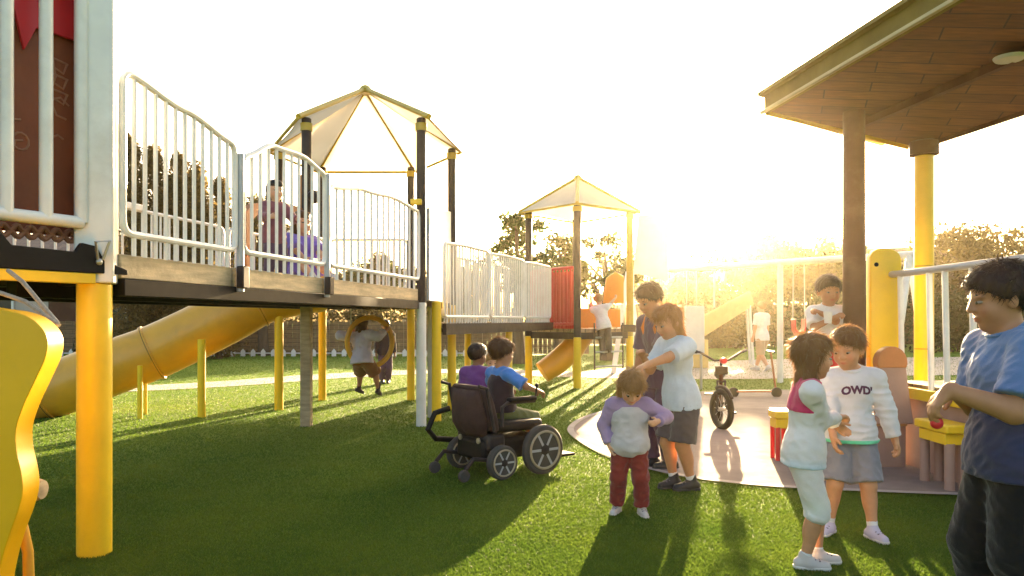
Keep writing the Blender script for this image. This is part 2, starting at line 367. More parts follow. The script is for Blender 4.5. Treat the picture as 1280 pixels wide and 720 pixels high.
def shrub(label, px, py, Y, r, mat, seed, group='shrubs along the fence'):
    p = at(px, py, Y); t = thing('shrub', label, 'shrub', (p.x, p.y, 0), 0, group); g = random.Random(seed)
    cs = []; mb = MB()
    for i in range(26):
        d = Vector((g.uniform(-1,1)*r, g.uniform(-.6,.6)*r, g.uniform(.12,.85)*p.z)); cs.append(d)
        if i % 3 == 0: mb.tube([(d.x*.1, d.y*.1, -.05), d*.6, d], [.03,.02,.008], 5)
    s = mb.build('stem', M['bark']); s.parent = t
    v, f = leaf_cloud(cs, [r*.36]*26, [150]*26, .085, seed); c = np_mesh('foliage', v, f, M[mat], smooth=False); c.parent = t
for i, (px, py, Y, r, mat, lab) in enumerate([
    (170, 372, 23, 1.5, 'leaf_d', 'dark shrub under the tube slide by the house'), (225, 385, 24.5, 1.3, 'leaf_d', 'dark shrub just beyond the tube slide'),
    (345, 388, 25, 1.6, 'leaf_c', 'brown shrub behind the timber fence'), (480, 380, 25.5, 1.8, 'leaf_c', 'brown shrub behind the child on the hoop swing'),
    (598, 388, 27, 1.6, 'leaf_d', 'dark shrub under the far bridge'), (880, 392, 30, 1.7, 'leaf_c', 'hazy shrub behind the cream slide'),
    (1010, 366, 31, 2.4, 'leaf_d', 'dark shrub beyond the red swing seat'), (935, 372, 32, 2.4, 'leaf_d', 'dark shrub beyond the walking person'), (1075, 368, 32, 2.2, 'leaf_d', 'dark shrub behind the brown shelter post'), (1195, 372, 27, 1.9, 'leaf_d', 'dark shrub behind the white railing'), (1262, 365, 27, 1.9, 'leaf_d', 'dark shrub beyond the boy in blue')]):
    shrub(lab, px, py, Y, r, mat, 60+i)

# ---------------------------------------------------------------- fence and houses far behind
def fence(x0, x1, Y, h, label):
    t = thing('timber_fence', label, 'fence', ((x0+x1)/2, Y, 0)); L = x1-x0
    mb = MB(); k = int(L/.15)
    for i in range(k):
        x = -L/2+(i+.5)*L/k; hh = h*(1+.03*rnd.uniform(-1,1)); mb.box((x, rnd.uniform(-.004,.004), hh/2+.05), (L/k*.93, .022, hh))
    o = mb.build('board_panel', M['fence_wood']); o.parent = t
    for i in range(int(L/2.5)+1):
        p = MB().box((-L/2+i*2.5, .07, h/2+.05), (.1,.1,h+.12)).build('post', M['tan_wood'], bevel=.01); p.parent = t
    for z in (.3, h-.15): r_ = MB().box((0, .035, z), (L,.04,.09)).build('rail', M['tan_wood']); r_.parent = t
fence(-16, 2.5, 24, 1.05, 'brown timber board fence across the back of the lawn')
fence(3.5, 28, 33.5, 1.8, 'dark timber fence behind the shrubs beyond the swing frame')
def edging():
    t = thing('picket_edging', 'low white picket edging along the foot of the brown fence', 'edging', (-7, 23.4, 0))
    for i in range(48):
        x = -7.6+i*.32; p = MB().extrude([(x-.07,0,0),(x+.07,0,0),(x+.07,0,.16),(x,0,.24),(x-.07,0,.16)], (0,.02,0)).build('picket', M['white_paint'], None, smooth=0); p.parent = t
    r_ = MB().box((0,.032,.1), (15.4,.02,.03)).build('rail', M['white_paint']); r_.parent = t
edging()
def house(name, label, loc, w, d, hw, hr, wall, rz=0):
    t = thing(name, label, 'house', loc, rz)
    v = [(-w/2,-d/2,0),(w/2,-d/2,0),(w/2,d/2,0),(-w/2,d/2,0),(-w/2,-d/2,hw),(w/2,-d/2,hw),(w/2,d/2,hw),(-w/2,d/2,hw),(-w/2,0,hr),(w/2,0,hr)]
    a = MB().raw(v, [(0,1,5,4),(1,2,6,9,5),(2,3,7,6),(3,0,4,8,7)]).build('wall', M[wall], smooth=0); a.parent = t
    rf = MB()
    for s in (-1, 1):
        e = Vector((0, s*(d/2+.4), hw-.22)); rg = Vector((0, 0, hr+.05)); n = Vector((0,0,.14))
        rf.raw([(-w/2-.4, e.y, e.z), (w/2+.4, e.y, e.z), (w/2+.4, 0, rg.z), (-w/2-.4, 0, rg.z), (-w/2-.4, e.y, e.z+.14), (w/2+.4, e.y, e.z+.14), (w/2+.4, 0, rg.z+.14), (-w/2-.4, 0, rg.z+.14)],
               [(0,1,2,3),(4,7,6,5),(0,4,5,1),(1,5,6,2),(2,6,7,3),(3,7,4,0)])
    r_ = rf.build('roof', M['roof_tile'], smooth=0); r_.parent = t
    ch = MB().box((w*.25, d*.12, hr+.35), (.5,.5,1.0)).build('chimney', M['house_pink']); ch.parent = r_
    k = int(w/2.2)
    for i in range(k):
        x = -w/2+(i+.5)*w/k
        if i == k//2:
            dr = MB().box((x, -d/2-.02, 1.0), (.9,.07,2.0)).build('door', M['brown_post'], bevel=.01); dr.parent = t
            hd = MB().lathe([(.0,0),(.03,.0),(.03,.04),(0,.05)], (x+.33,-d/2-.055,1.0), (0,-1,0), 8).build('handle', M['steel']); hd.parent = dr
        else:
            fr = MB()
            for q in ((-.55,0,.08,1.2),(.55,0,.08,1.2),(0,.56,1.18,.08),(0,-.56,1.18,.08),(0,0,.05,1.1)): fr.box((x+q[0], -d/2-.02, 1.55+q[1]), (q[2],.08,q[3]))
            f_ = fr.build('window', M['white_paint']); f_.parent = t
            pn = MB().box((x, -d/2-.008, 1.55), (1.1,.03,1.1)).build('pane', M['glass']); pn.parent = f_
    return t
house('brick_house', 'low grey house with white window frames behind the tube slide', (-16.5, 30, 0), 11, 7, 2.7, 4.4, 'house_wall', R(6))
house('rendered_house', 'pinkish house with a tiled roof beyond the yellow panel', (21.5, 40, 0), 6.5, 6, 2.7, 4.9, 'house_pink', R(-24))
# ================================================================ play structures
DECK = 1.48
def deck_pt(px):                      # point of the walkway's near edge seen at photo column px
    k = (px-640)/FOC; Y = 2.806/(.226-k); return Vector((k*Y, Y, 0))
DD = Vector((.226, 1, 0)).normalized(); DN = Vector((-1, .226, 0)).normalized()   # along the walkway, and away from us across it
def rail_path(a, b, z0, ztops, rc=.07):
    """closed frame: bottom rail at z0, top through the heights ztops (evenly spaced), rounded corners"""
    n = len(ztops); top = []
    for i in range(25):
        t = i/24; s = t*(n-1); k = min(int(s), n-2); u = s-k; u = u*u*(3-2*u) if n > 2 else u
        top.append((t, lerp(ztops[k], ztops[k+1], u)))
    L = (b-a).length; e = rc/L; pts = []
    def p(t, z): q = a.lerp(b, t); return Vector((q.x, q.y, z))
    def corner(t0, z0_, t1, z1, t2, z2):
        for k in range(5):
            u = k/4; pts.append(p((1-u)**2*t0+2*u*(1-u)*t1+u*u*t2, (1-u)**2*z0_+2*u*(1-u)*z1+u*u*z2))
    zt = lambda t: np.interp(t, [q[0] for q in top], [q[1] for q in top])
    corner(e, z0, 0, z0, 0, z0+rc); corner(0, ztops[0]-rc, 0, ztops[0], e, zt(e))
    for t, z in top:
        if e*1.5 < t < 1-e*1.5: pts.append(p(t, z))
    corner(1-e, zt(1-e), 1, ztops[-1], 1, ztops[-1]-rc); corner(1, z0+rc, 1, z0, 1-e, z0)
    return pts, zt
def railing(name, a, b, z0, ztops, n, mat, parent, zb=None, rf=.019, rb=.0115, label=None):
    pts, zt = rail_path(a, b, z0, ztops); mb = MB(); mb.tube(pts, rf, 8, closed=True)
    for i in range(1, n+1):
        t = i/(n+1); q = a.lerp(b, t); mb.tube([(q.x, q.y, zb if zb else z0), (q.x, q.y, zt(t))], rb, 7)
    o = mb.build(name, M[mat], parent)
    if label: o['label'] = label
    return o
def collar(p, z, r, parent, mat='black', h=.05):
    return MB().lathe([(r*.9,0),(r,.006),(r,h-.006),(r*.9,h)], (p.x,p.y,z), seg=16).build('collar', M[mat], parent)
def post(p, z0, z1, r, mat, parent, name='post', square=False, rz=0, cap=True, label=None):
    if square: o = MB().box((p.x,p.y,(z0+z1)/2), (2*r,2*r,z1-z0), rz).build(name, M[mat], parent, bevel=.008)
    else: o = MB().lathe([(r,z0),(r,z1-.012),(r*.8,z1)], (p.x,p.y,0), seg=20).build(name, M[mat], parent)
    if label: o['label'] = label
    return o

# ---------------------------------------------------------------- entry platform with bars and rust-red panel, close on the left
def entry_platform():
    a = Vector((-2.05, 3.65, 0)); d = Vector((-.48, -.88, 0)).normalized(); n = Vector((-.88, .48, 0)); b = a+d*1.25
    t = thing('entry_platform', 'raised play platform with white bars, rust red panel and a thick yellow leg', 'play platform', a)
    post(a, 1.33, 3.05, .085, 'white_metal', t, 'corner_post', True, R(20))
    leg = post(a+d*.012, -.05, 1.335, .079, 'yellow', t, 'leg'); post(b, -.05, 1.335, .079, 'yellow', t, 'leg')
    a2, b2 = a*1.42, b+n*1.2
    post(a2, -.05, 1.335, .079, 'yellow', t, 'leg'); post(a2, 1.33, 3.05, .07, 'white_metal', t, 'corner_post', True, R(20))
    # black edge beam with a gusset under the post, a yellow flange below it
    gx = d; pl = [(-.10,1.375),(-.10,1.40),(.02,1.44),(.06,1.505),(.13,1.515),(.16,1.47),(.44,1.478),(.50,1.55),(.56,1.595),(1.25,1.60),(1.25,1.375)]
    o = MB().extrude([a+gx*x-n*.095+Vector((0,0,z)) for x, z in pl], n*.03).build('edge_beam', M['black'], t, bevel=.004)
    for x, z in ((.05,1.43),(.62,1.555),(.97,1.49)):
        bo = MB().lathe([(.0,.0),(.016,.0),(.016,.007),(.009,.013),(0,.014)], a+gx*x-n*.096+Vector((0,0,z)), -n, 10).build('bolt', M['steel'], o)
    MB().bar(a+gx*.06-n*.06+Vector((0,0,1.348)), b-n*.06+Vector((0,0,1.348)), .06, .05).build('flange', M['yellow'], t, bevel=.004)
    # shackle
    MB().tube([a+gx*.07-n*.12+Vector((0,0,1.44)), a+gx*.10-n*.15+Vector((0,0,1.52)), a+gx*.03-n*.15+Vector((0,0,1.53)), a+gx*.045-n*.12+Vector((0,0,1.44))], .007, 8).build('shackle', M['steel'], t)
    MB().raw([*(p+Vector((0,0,1.38)) for p in (a,b,b2,a2)), *(p+Vector((0,0,1.47)) for p in (a,b,b2,a2))], [(0,1,2,3),(4,7,6,5),(0,4,5,1),(1,5,6,2),(2,6,7,3),(3,7,4,0)]).build('deck', M['dark_metal'], t)
    # white bars
    fr = MB(); q0 = a+d*.095; q1 = b
    fr.tube([q0-n*.03+Vector((0,0,1.617)), q1-n*.03+Vector((0,0,1.617))], .03, 12); fr.tube([q0-n*.03+Vector((0,0,2.74)), q1-n*.03+Vector((0,0,2.74))], .03, 12)
    fr.tube([q0-n*.03+Vector((0,0,1.617)), q0-n*.03+Vector((0,0,2.74))], .03, 12)
    for s in (.26,.43,.62,.82,1.05): p = a+d*s-n*.03; fr.tube([p+Vector((0,0,1.617)), p+Vector((0,0,2.74))], .029, 12)
    fr.build('bar_guard', M['white_metal'], t)
    # rust panel behind with raised curls, and a rope-moulded foot
    pa, pb = a+n*.1+d*.02, a+n*.1+d*.475
    pn = MB().extrude([p+Vector((0,0,z)) for p, z in ((pa,1.56),(pb,1.56),(pb,3.0),(pa,3.0))], n*.03).build('rust_panel', M['rust_panel'], t, bevel=.004)
    def relief(pts, r=.0055): return MB().tube([pa+(pb-pa)*u-n*.001+Vector((0,0,z)) for u, z in pts], r, 6).build('relief_mark', M['rust_relief'], pn)
    for k in range(3):
        z = 2.40-k*.075; relief([(.14,z),(.30,z+.012)]); relief([(.15,z),(.19,z-.05),(.30,z-.03)])
    relief([(.31,2.44),(.27,2.33),(.33,2.24)]); relief([(.13,2.20),(.22,2.23),(.34,2.205)]); relief([(.16,2.13),(.26,2.14),(.30,2.18)]); relief([(.19,2.03),(.25,2.045),(.31,2.03)])
    relief([(.62,2.08),(.70,2.075)]); relief([(.62+.08*math.cos(x), 1.98+.04*math.sin(x)) for x in np.linspace(.6,5.6,10)]); relief([(.60,1.985),(.67,1.98),(.68,1.955)])
    for u0, u1, z in ((.05,.95,1.545),(.05,.95,1.575)):
        MB().tube([pa+(pb-pa)*u-n*.012+Vector((0,0,z+.012*math.sin(i*1.1+z*90))) for i, u in enumerate(np.linspace(u0,u1,40))], .013, 7).build('moulding', M['rust_relief'], pn)
    rp = MB().extrude([pa+(pb-pa)*u-n*.035+Vector((0,0,z)) for u, z in ((.02,3.0),(.02,2.52),(.5,2.52),(.62,2.40),(.74,2.62),(.9,3.0))], n*.02).build('red_flag_panel', M['red'], t, bevel=.003)
    # black sheet painted for the dark inside of an opening, purple curtain further left
    MB().extrude([p+Vector((0,0,z)) for p, z in ((pb,1.56),(b+n*.1,1.56),(b+n*.1,3.0),(pb,3.0))], n*.03).build('dark_inside_sheet', M['black'], t)
    cv = []; k = 24
    for i in range(k+1):
        p = pb.lerp(b+n*.1, i/k)-n*(.03+.014*math.sin(i*1.3)); cv += [p+Vector((0,0,2.38-.03*math.sin(i*.9))), p+Vector((0,0,3.0))]
    MB().raw(cv, [(2*i,2*i+2,2*i+3,2*i+1) for i in range(k)]).build('curtain', M['purple'], t)
entry_platform()

# two grey ropes hanging between platform and climbing panel
for i, (pts, lab) in enumerate([
    ([(10,338,3.02),(28,352,2.98),(48,376,2.93),(72,404,2.86)], 'grey rope running down from the black beam to the yellow climbing panel'),
    ([(-30,358,2.9),(0,366,2.88),(32,377,2.86),(74,407,2.84)], 'grey rope lying almost level above the yellow climbing panel')]):
    tag(MB().tube([at(*p) for p in pts], .009, 8).build('rope', M['rope']), lab, 'rope')

# ---------------------------------------------------------------- wavy yellow climbing panel, nearest thing on the left
def wave_panel():
    Y = 2.72; t = thing('climbing_panel', 'wavy edged thick yellow climbing panel close by, beside the yellow leg', 'climbing panel', (at(-30,400,Y).x, Y, 0))
    pr = [(-150,378),(-60,380),(-8,386),(22,391),(44,402),(58,421),(57,445),(44,475),(30,505),(20,535),(20,562),(26,590),(28,615),(22,640),(11,670),(2,700),(-6,740),(-10,775),(-8,800),(-150,800)]
    pr = [at(x,y,Y) for x, y in pr]; sm = []
    for i in range(len(pr)):
        a,b,c,d = pr[i-1], pr[i], pr[(i+1)%len(pr)], pr[(i+2)%len(pr)]
        if i in (0, len(pr)-2, len(pr)-1): sm.append(b); continue
        for k in range(5):
            u = k/5; sm.append(.5*((2*b)+(c-a)*u+(2*a-5*b+4*c-d)*u*u+(3*b-a-3*c+d)*u**3))
    for p in sm: p.z = max(p.z, -.01)
    MB().extrude(sm, (0,.10,0)).build('panel', M['gold_plastic'], t, bevel=.012, smooth=50)
    k = at(44,612,2.88); kn = MB().lathe([(.0,0),(.018,0),(.018,.05),(.040,.055),(.043,.085),(.036,.105),(0,.11)], k-Vector((.075,0,0)), (1,0,0), 16).build('knob', M['tan_wood'], t)
    MB().tube([at(24,640,2.95), at(35,690,2.95), at(37,755,2.95)], .02, 10).build('brace', M['amber'], t)
    for z in (.55,.95): MB().lathe([(.0,0),(.022,0),(.022,.006),(.012,.012),(0,.013)], (-2.05, Y-.001, z), (0,-1,0), 12).build('bolt', M['steel'], t)
wave_panel()

# ---------------------------------------------------------------- walkway with three railing panels
W = 1.35
def walkway():
    a, b = deck_pt(149), deck_pt(523); t = thing('ramp_walkway', 'raised timber walkway with three pale bar railings running to the large canopy tower', 'walkway', a)
    a2, b2 = a+DN*W, b+DN*W
    z3 = lambda z: Vector((0,0,z))
    def slab(z0, z1, q, name, mat, bevel=0): return MB().raw([*(p+z3(z0) for p in q), *(p+z3(z1) for p in q)], [(0,3,2,1),(4,5,6,7),(0,1,5,4),(1,2,6,5),(2,3,7,6),(3,0,4,7)]).build(name, M[mat], t, bevel=bevel)
    slab(1.44, DECK, [a+DN*.05, b+DN*.05, b2-DN*.05, a2-DN*.05], 'deck', 'deck_wood')
    px_f = [149, 291, 404, 523]
    for i in range(3):
        q, w = deck_pt(px_f[i])+DD*.012, deck_pt(px_f[i+1])-DD*.012
        slab(1.36, 1.482, [q, w, w+DN*.045, q+DN*.045], 'fascia', 'fascia', .005)
    slab(1.36, 1.482, [a2, b2, b2+DN*.045, a2+DN*.045], 'fascia', 'fascia', .005)
    for off in (.02, W/2, W-.02): MB().bar(a+DN*off+DD*.02+z3(1.315), b+DN*off-DD*.02+z3(1.315), .07, .088).build('beam', M['black'], t, bevel=.004)
    k = 7
    for i in range(k): p = a.lerp(b, (i+.5)/k); MB().bar(p+DN*.06+z3(1.39), p+DN*(W-.06)+z3(1.39), .06, .098).build('joist', M['dark_metal'], t)
    spec = [(149, 290, [2.40,2.33,2.25], 11, M), (300, 403, [2.20,2.345,2.36,2.30], 10, M), (408, 521, [2.22,2.30,2.34,2.31], 14, M)]
    for i, (p0, p1, zt, n, _) in enumerate(spec):
        q, w = deck_pt(p0), deck_pt(p1)
        o = railing('railing', q-DN*.02, w-DN*.02, 1.585, zt, n, 'white_metal', t, zb=1.475)
    for i, px in enumerate((295, 404.5)):
        p = deck_pt(px)-DN*.03
        q = MB().tube([p+z3(1.33), p+z3(2.2 if i == 0 else 2.30)], .024, 12).build('stanchion', M['grey_metal'], t)
        MB().box(p-DN*.02+z3(1.42), (.07,.05,.14), math.atan2(DD.y, DD.x)).build('clamp', M['dark_metal'], q, bevel=.006)
    for i in range(3):
        q, w = a2.lerp(b2, i/3+.01), a2.lerp(b2, (i+1)/3-.01)
        railing('railing', q, w, 1.585, [2.0,2.0], 12, 'white_metal', t, zb=1.44, rf=.014, rb=.009)
    # little crossbar play panel seen through the second railing
    p = a.lerp(b,.36)+DN*W
    MB().box(p+z3(2.02), (.5,.05,.05), math.atan2(DD.y, DD.x)).build('crossbar', M['white_metal'], t, bevel=.008)
    # brown arch panel on the far side near the tower
    q, w = a.lerp(b,.70)+DN*(W-.12), a.lerp(b,.985)+DN*(W-.12)
    ar = []; L = (w-q).length; ux = (w-q).normalized()
    out = [(0,1.49),(0,2.17),(.08*L,2.26),(.5*L,2.36),(L*.86,2.36),(L*.86,2.72),(L,2.74),(L,1.49)]
    inn = [(L*.85,1.49),(L*.85,2.05)]+[(L*(.46+.39*math.cos(x)), 2.05+.19*math.sin(x)) for x in np.linspace(.15, 2.95, 12)]+[(L*.07,2.0),(L*.07,1.49)]
    MB().extrude([q+ux*x+z3(z) for x, z in out+inn], DN*.05).build('arch_panel', M['brown_arch'], t, smooth=0)
walkway()

# ---------------------------------------------------------------- canopy towers
def canopy_tower(name, label, corners, eave, apex, deck_z, posts, legs, r, group, overhang=.12, scallop=.07, open_side=-1):
    cen = sum((Vector((x,y,0)) for x, y in corners), Vector())/len(corners); t = thing(name, label, 'play tower', cen, 0, group); n = len(corners)
    cs = [Vector((x,y,0)) for x, y in corners]; co = [cen+(c-cen)*(1+overhang) for c in cs]
    ap = Vector((cen.x, cen.y, apex)); k = 8
    cv = []; cf = []
    for i in range(n):                                   # fabric panels with a sagging eave
        if i == open_side: continue
        a, b = co[i]+Vector((0,0,eave)), co[(i+1)%n]+Vector((0,0,eave)); o = len(cv)
        for u in range(k+1):
            for w in range(k+1):
                e = a.lerp(b, w/k); sag = scallop*4*(w/k)*(1-w/k); e = e.lerp(cen+Vector((0,0,eave)), sag*.9)+Vector((0,0,sag*.6))
                p = ap.lerp(e, u/k); p.z -= .12*math.sin(math.pi*u/k)*4*(w/k)*(1-w/k)*.5; cv.append(p)
        for u in range(k):
            for w in range(k): q = o+u*(k+1)+w; cf.append((q, q+1, q+k+2, q+k+1))
    fab = MB().raw(cv, cf).build('canopy', M['fabric'], t, smooth=60)
    sd = fab.modifiers.new('cloth', 'SOLIDIFY'); sd.thickness = .006
    for i in range(n):
        h = MB().tube([ap+Vector((0,0,.012)), co[i]+Vector((0,0,eave+.012))], .032, 8).build('hip_beam', M['olive'], fab)
        if i != open_side: MB().tube([co[i]+Vector((0,0,eave)), co[(i+1)%n]+Vector((0,0,eave))], .020 if i else .024, 8).build('eave_beam', M['olive'], fab)
    MB().lathe([(.08,-.05),(.09,.0),(.05,.05),(0,.07)], ap, seg=14).build('finial', M['olive'], fab)
    for i, (c, pm, lm) in enumerate(zip(cs, posts, legs)):
        if pm:
            p_ = post(c, deck_z-.14, eave+.04, r, pm, t, 'post'); MB().lathe([(r*1.25,0),(r*1.25,.08)], (c.x,c.y,eave-.10), seg=16).build('bracket', M['olive'], p_)
        if lm: post(c, -.05, deck_z-.14, r*1.05, lm[0], t, 'leg', square=lm[1])
    q = [cen+(c-cen)*.97 for c in cs]
    MB().raw([*(p+Vector((0,0,deck_z-.06)) for p in q), *(p+Vector((0,0,deck_z)) for p in q)], [tuple(range(n-1,-1,-1)), tuple(range(n,2*n))]+[(i,(i+1)%n,n+(i+1)%n,n+i) for i in range(n)]).build('deck', M['deck_wood'], t, smooth=0)
    for i in range(n): MB().bar(q[i]+Vector((0,0,deck_z-.12)), q[(i+1)%n]+Vector((0,0,deck_z-.12)), .06, .115).build('beam', M['dark_metal'], t, bevel=.004)
    return t, cs, cen
HEX = [(-2.23,8.02),(-.985,8.02),(-.77,9.45),(-1.45,10.6),(-2.72,10.6),(-2.98,9.45)]
t1, c1, cen1 = canopy_tower('canopy_tower', 'large six sided play tower with a cream fabric canopy on dark posts', HEX, 3.3, 4.06, DECK,
    ['dark_metal']*6, [('tan_wood',True),('white_metal',False),('yellow',False),('yellow',False),('yellow',False),('yellow',False)], .052, 'canopy towers', open_side=0)
q, w = Vector((-.905,8.1,0)), Vector((-.77,9.36,0))
pp = MB().extrude([p+Vector((0,0,z)) for p, z in ((q,1.36),(w,1.36),(w,2.52),(q.lerp(w,.5),2.46),(q,2.38))], (-.035,.004,0)).build('side_panel', M['pale_panel'], t1, bevel=.008)
railing('railing', Vector((-2.9,9.55,0)), Vector((-2.68,10.5,0)), 1.6, [2.3,2.3], 8, 'white_metal', t1)
railing('railing', Vector((-2.6,10.6,0)), Vector((-1.5,10.6,0)), 1.6, [2.3,2.3], 10, 'white_metal', t1)
MB().lathe([(0,-.075),(.05,-.06),(.075,0),(.05,.06),(0,.075)], (-2.13,7.93,2.47), (0,1,0), 16).build('knob', M['dark_metal'], t1)
for z in (2.42,): MB().box((-1.03,7.95,z), (.12,.06,.06)).build('clamp', M['yellow'], t1, bevel=.01)
post(Vector((-.86,8.42,0)), -.05, 1.36, .055, 'yellow', t1, 'leg'); post(Vector((-.94,8.75,0)), -.05, 1.36, .06, 'grey_metal', t1, 'leg')

SQ = [(1.10,12.45),(2.12,13.3),(1.25,14.5),(.30,13.35)]
t2, c2, cen2 = canopy_tower('canopy_tower', 'smaller square play tower with a pale canopy near the sun and a red railing', SQ, 3.08, 3.72, 1.0,
    ['dark_metal','olive','dark_metal','dark_metal'], [('yellow',False)]*4, .062, 'canopy towers', .2, .06)
v2 = lambda i: Vector((*SQ[i],0))
railing('railing', v2(3).lerp(v2(0),.06)-Vector((0,.03,0)), v2(0).lerp(v2(3),.06)-Vector((0,.03,0)), 1.08, [2.02,2.04], 11, 'red', t2, zb=1.0, rf=.03, rb=.02)
MB().extrude([v2(3).lerp(v2(0),s)+Vector((.02,.05,z)) for s, z in ((.08,1.0),(.92,1.0),(.92,1.98),(.08,1.98))], (.012,.02,0)).build('backing_panel', M['red'], t2)
MB().extrude([v2(0).lerp(v2(1),s)+Vector((-.05,.2,z)) for s, z in ((.55,1.45),(.97,1.45),(.97,1.95),(.8,2.02),(.62,1.9))], (0,.04,0)).build('orange_panel', M['orange'], t2, bevel=.01)
MB().extrude([v2(0).lerp(v2(1),s)+Vector((-.05,.2,z)) for s, z in ((.1,1.02),(.9,1.02),(.9,1.35),(.1,1.35))], (0,.03,0)).build('kick_panel', M['orange'], t2, bevel=.008)
MB().extrude([v2(1)+Vector((.06,.0,0))+Vector((x,0,z)) for x, z in ((0,2.0),(.62,1.85),(.62,3.0),(.1,3.05))], (.02,.03,0)).build('shade_panel', M['sand_panel'], t2)
for s in (.5,1.85): MB().tube([v2(1).lerp(v2(0),s*.4)+Vector((.04,-.06,1.1)), v2(1).lerp(v2(0),s*.4)+Vector((.04,-.1,.3))], .014, 8).build('ladder_rail', M['dark_metal'], t2)
for z in (.35,.6,.85): MB().tube([v2(1).lerp(v2(0),.22)+Vector((.04,-.1,z)), v2(1).lerp(v2(0),.72)+Vector((.04,-.08,z))], .016, 8).build('ladder_rung', M['steel'], t2)
MB().box(v2(1)+Vector((-.05,-.14,1.0)), (.26,.12,.13)).build('grip_block', M['black'], t2, bevel=.02)
MB().tube([(1.42,14.0,1.02),(1.3,13.6,.9),(1.1,13.5,.62),(.8,13.45,.36),(.55,13.4,.2)], [.2,.21,.22,.22,.2], 14).build('slide', M['amber'], t2)

def far_bridge():
    a, b = Vector((-.80,8.45,0)), Vector((.66,12.75,0)); t = thing('ramp_walkway', 'far railed bridge joining the two canopy towers', 'walkway', a)
    d = (b-a).normalized(); n = Vector((-d.y, d.x, 0)); w = .75; z3 = lambda z: Vector((0,0,z)); a_ = a.lerp(b, .36)
    q = [a, b, b+n*w, a_+n*w]
    MB().raw([p+z3(1.05) for p in q]+[p+z3(1.12) for p in q], [(0,3,2,1),(4,5,6,7),(0,1,5,4),(1,2,6,5),(2,3,7,6),(3,0,4,7)]).build('deck', M['deck_wood'], t, smooth=0)
    for off in (0, w): MB().bar((a_ if off else a)+n*off+z3(1.045)-n*.03, b+n*off+z3(1.045)-n*.03, .05, .13).build('beam', M['dark_metal'], t)
    for off in (-.01, w):
        for i in range(3):
            if off > 0 and i == 0: continue
            railing('railing', a.lerp(b, max(i/3,.36 if off > 0 else 0)+.008)+n*off, a.lerp(b, (i+1)/3-.008)+n*off, 1.19, [2.04,2.06,2.06], 15, 'white_metal', t, zb=1.1, rf=.02, rb=.012)
    for s, off in ((.55,.05),(.55,w-.05),(.97,w-.05)): p = a.lerp(b, s)+n*off; post(p, -.05, 1.0, .05, 'yellow', t, 'leg')
far_bridge()

# ---------------------------------------------------------------- tube slide under the walkway
def tube_slide():
    pts = [tuple(at(*q)) for q in ((400,358,9.8),(362,364,9.6),(325,374,9.5),(281,398,9.35),(200,437,9.15),(150,456,9.0),(60,490,8.85),(-20,514,8.75))]
    t = thing('tube_slide', 'amber yellow tube slide coming down from under the large canopy tower', 'slide', (-4.3,9.1,0)); P_ = [Vector(p) for p in pts]
    fine = []
    for i in range(len(P_)-1):
        p0,p1,p2,p3 = P_[max(i-1,0)], P_[i], P_[i+1], P_[min(i+2,len(P_)-1)]
        for k in range(6): u = k/6; fine.append(.5*((2*p1)+(p2-p0)*u+(2*p0-5*p1+4*p2-p3)*u*u+(3*p1-p0-3*p2+p3)*u**3))
    fine.append(P_[-1])
    o = MB().tube(fine, .335, 24).build('tube', M['amber'], t, smooth=60)
    for i in (13, 25, 36):
        d = (fine[i+1]-fine[i-1]).normalized(); MB().tube([fine[i]-d*.022, fine[i]-d*.02, fine[i]+d*.02, fine[i]+d*.022], [.34,.352,.352,.34], 24).build('joint_ring', M['amber'], o)
        MB().tube([fine[i]-d*.003, fine[i]+d*.003], [.354,.354], 24).build('seam', M['brown_post'], o)
    for px, Yp, zt, r in ((252,8.75,.92,.045),(175,8.6,.62,.028),(182,9.0,.6,.02)):
        x = (px-640)/FOC*Yp; MB().lathe([(r,-.05),(r,zt)], (x,Yp,0), seg=14).build('support_post', M['yellow'], t)
tube_slide()

# ---------------------------------------------------------------- hoop swing hanging under the tower
def hoop_swing():
    c = Vector((-1.86,9.05,.52)); t = thing('hoop_swing', 'orange hoop swing hanging on chains under the large canopy tower', 'swing', c)
    rr = .30; ax = Vector((1,.25,0)).normalized(); cc = c+Vector((.12,0,.36))
    MB().tube([cc+ax*(rr*math.cos(a))*.9+Vector((0,0,rr*math.sin(a))) for a in np.linspace(0,2*math.pi,33)[:-1]], .032, 10, closed=True).build('hoop', M['amber'], t)
    for s in (-.25,.28):
        a = cc+ax*s*.9+Vector((0,0,rr*.72)); MB().tube([a, (a.x,a.y,1.38)], .009, 6).build('chain', M['steel'], t)
hoop_swing()

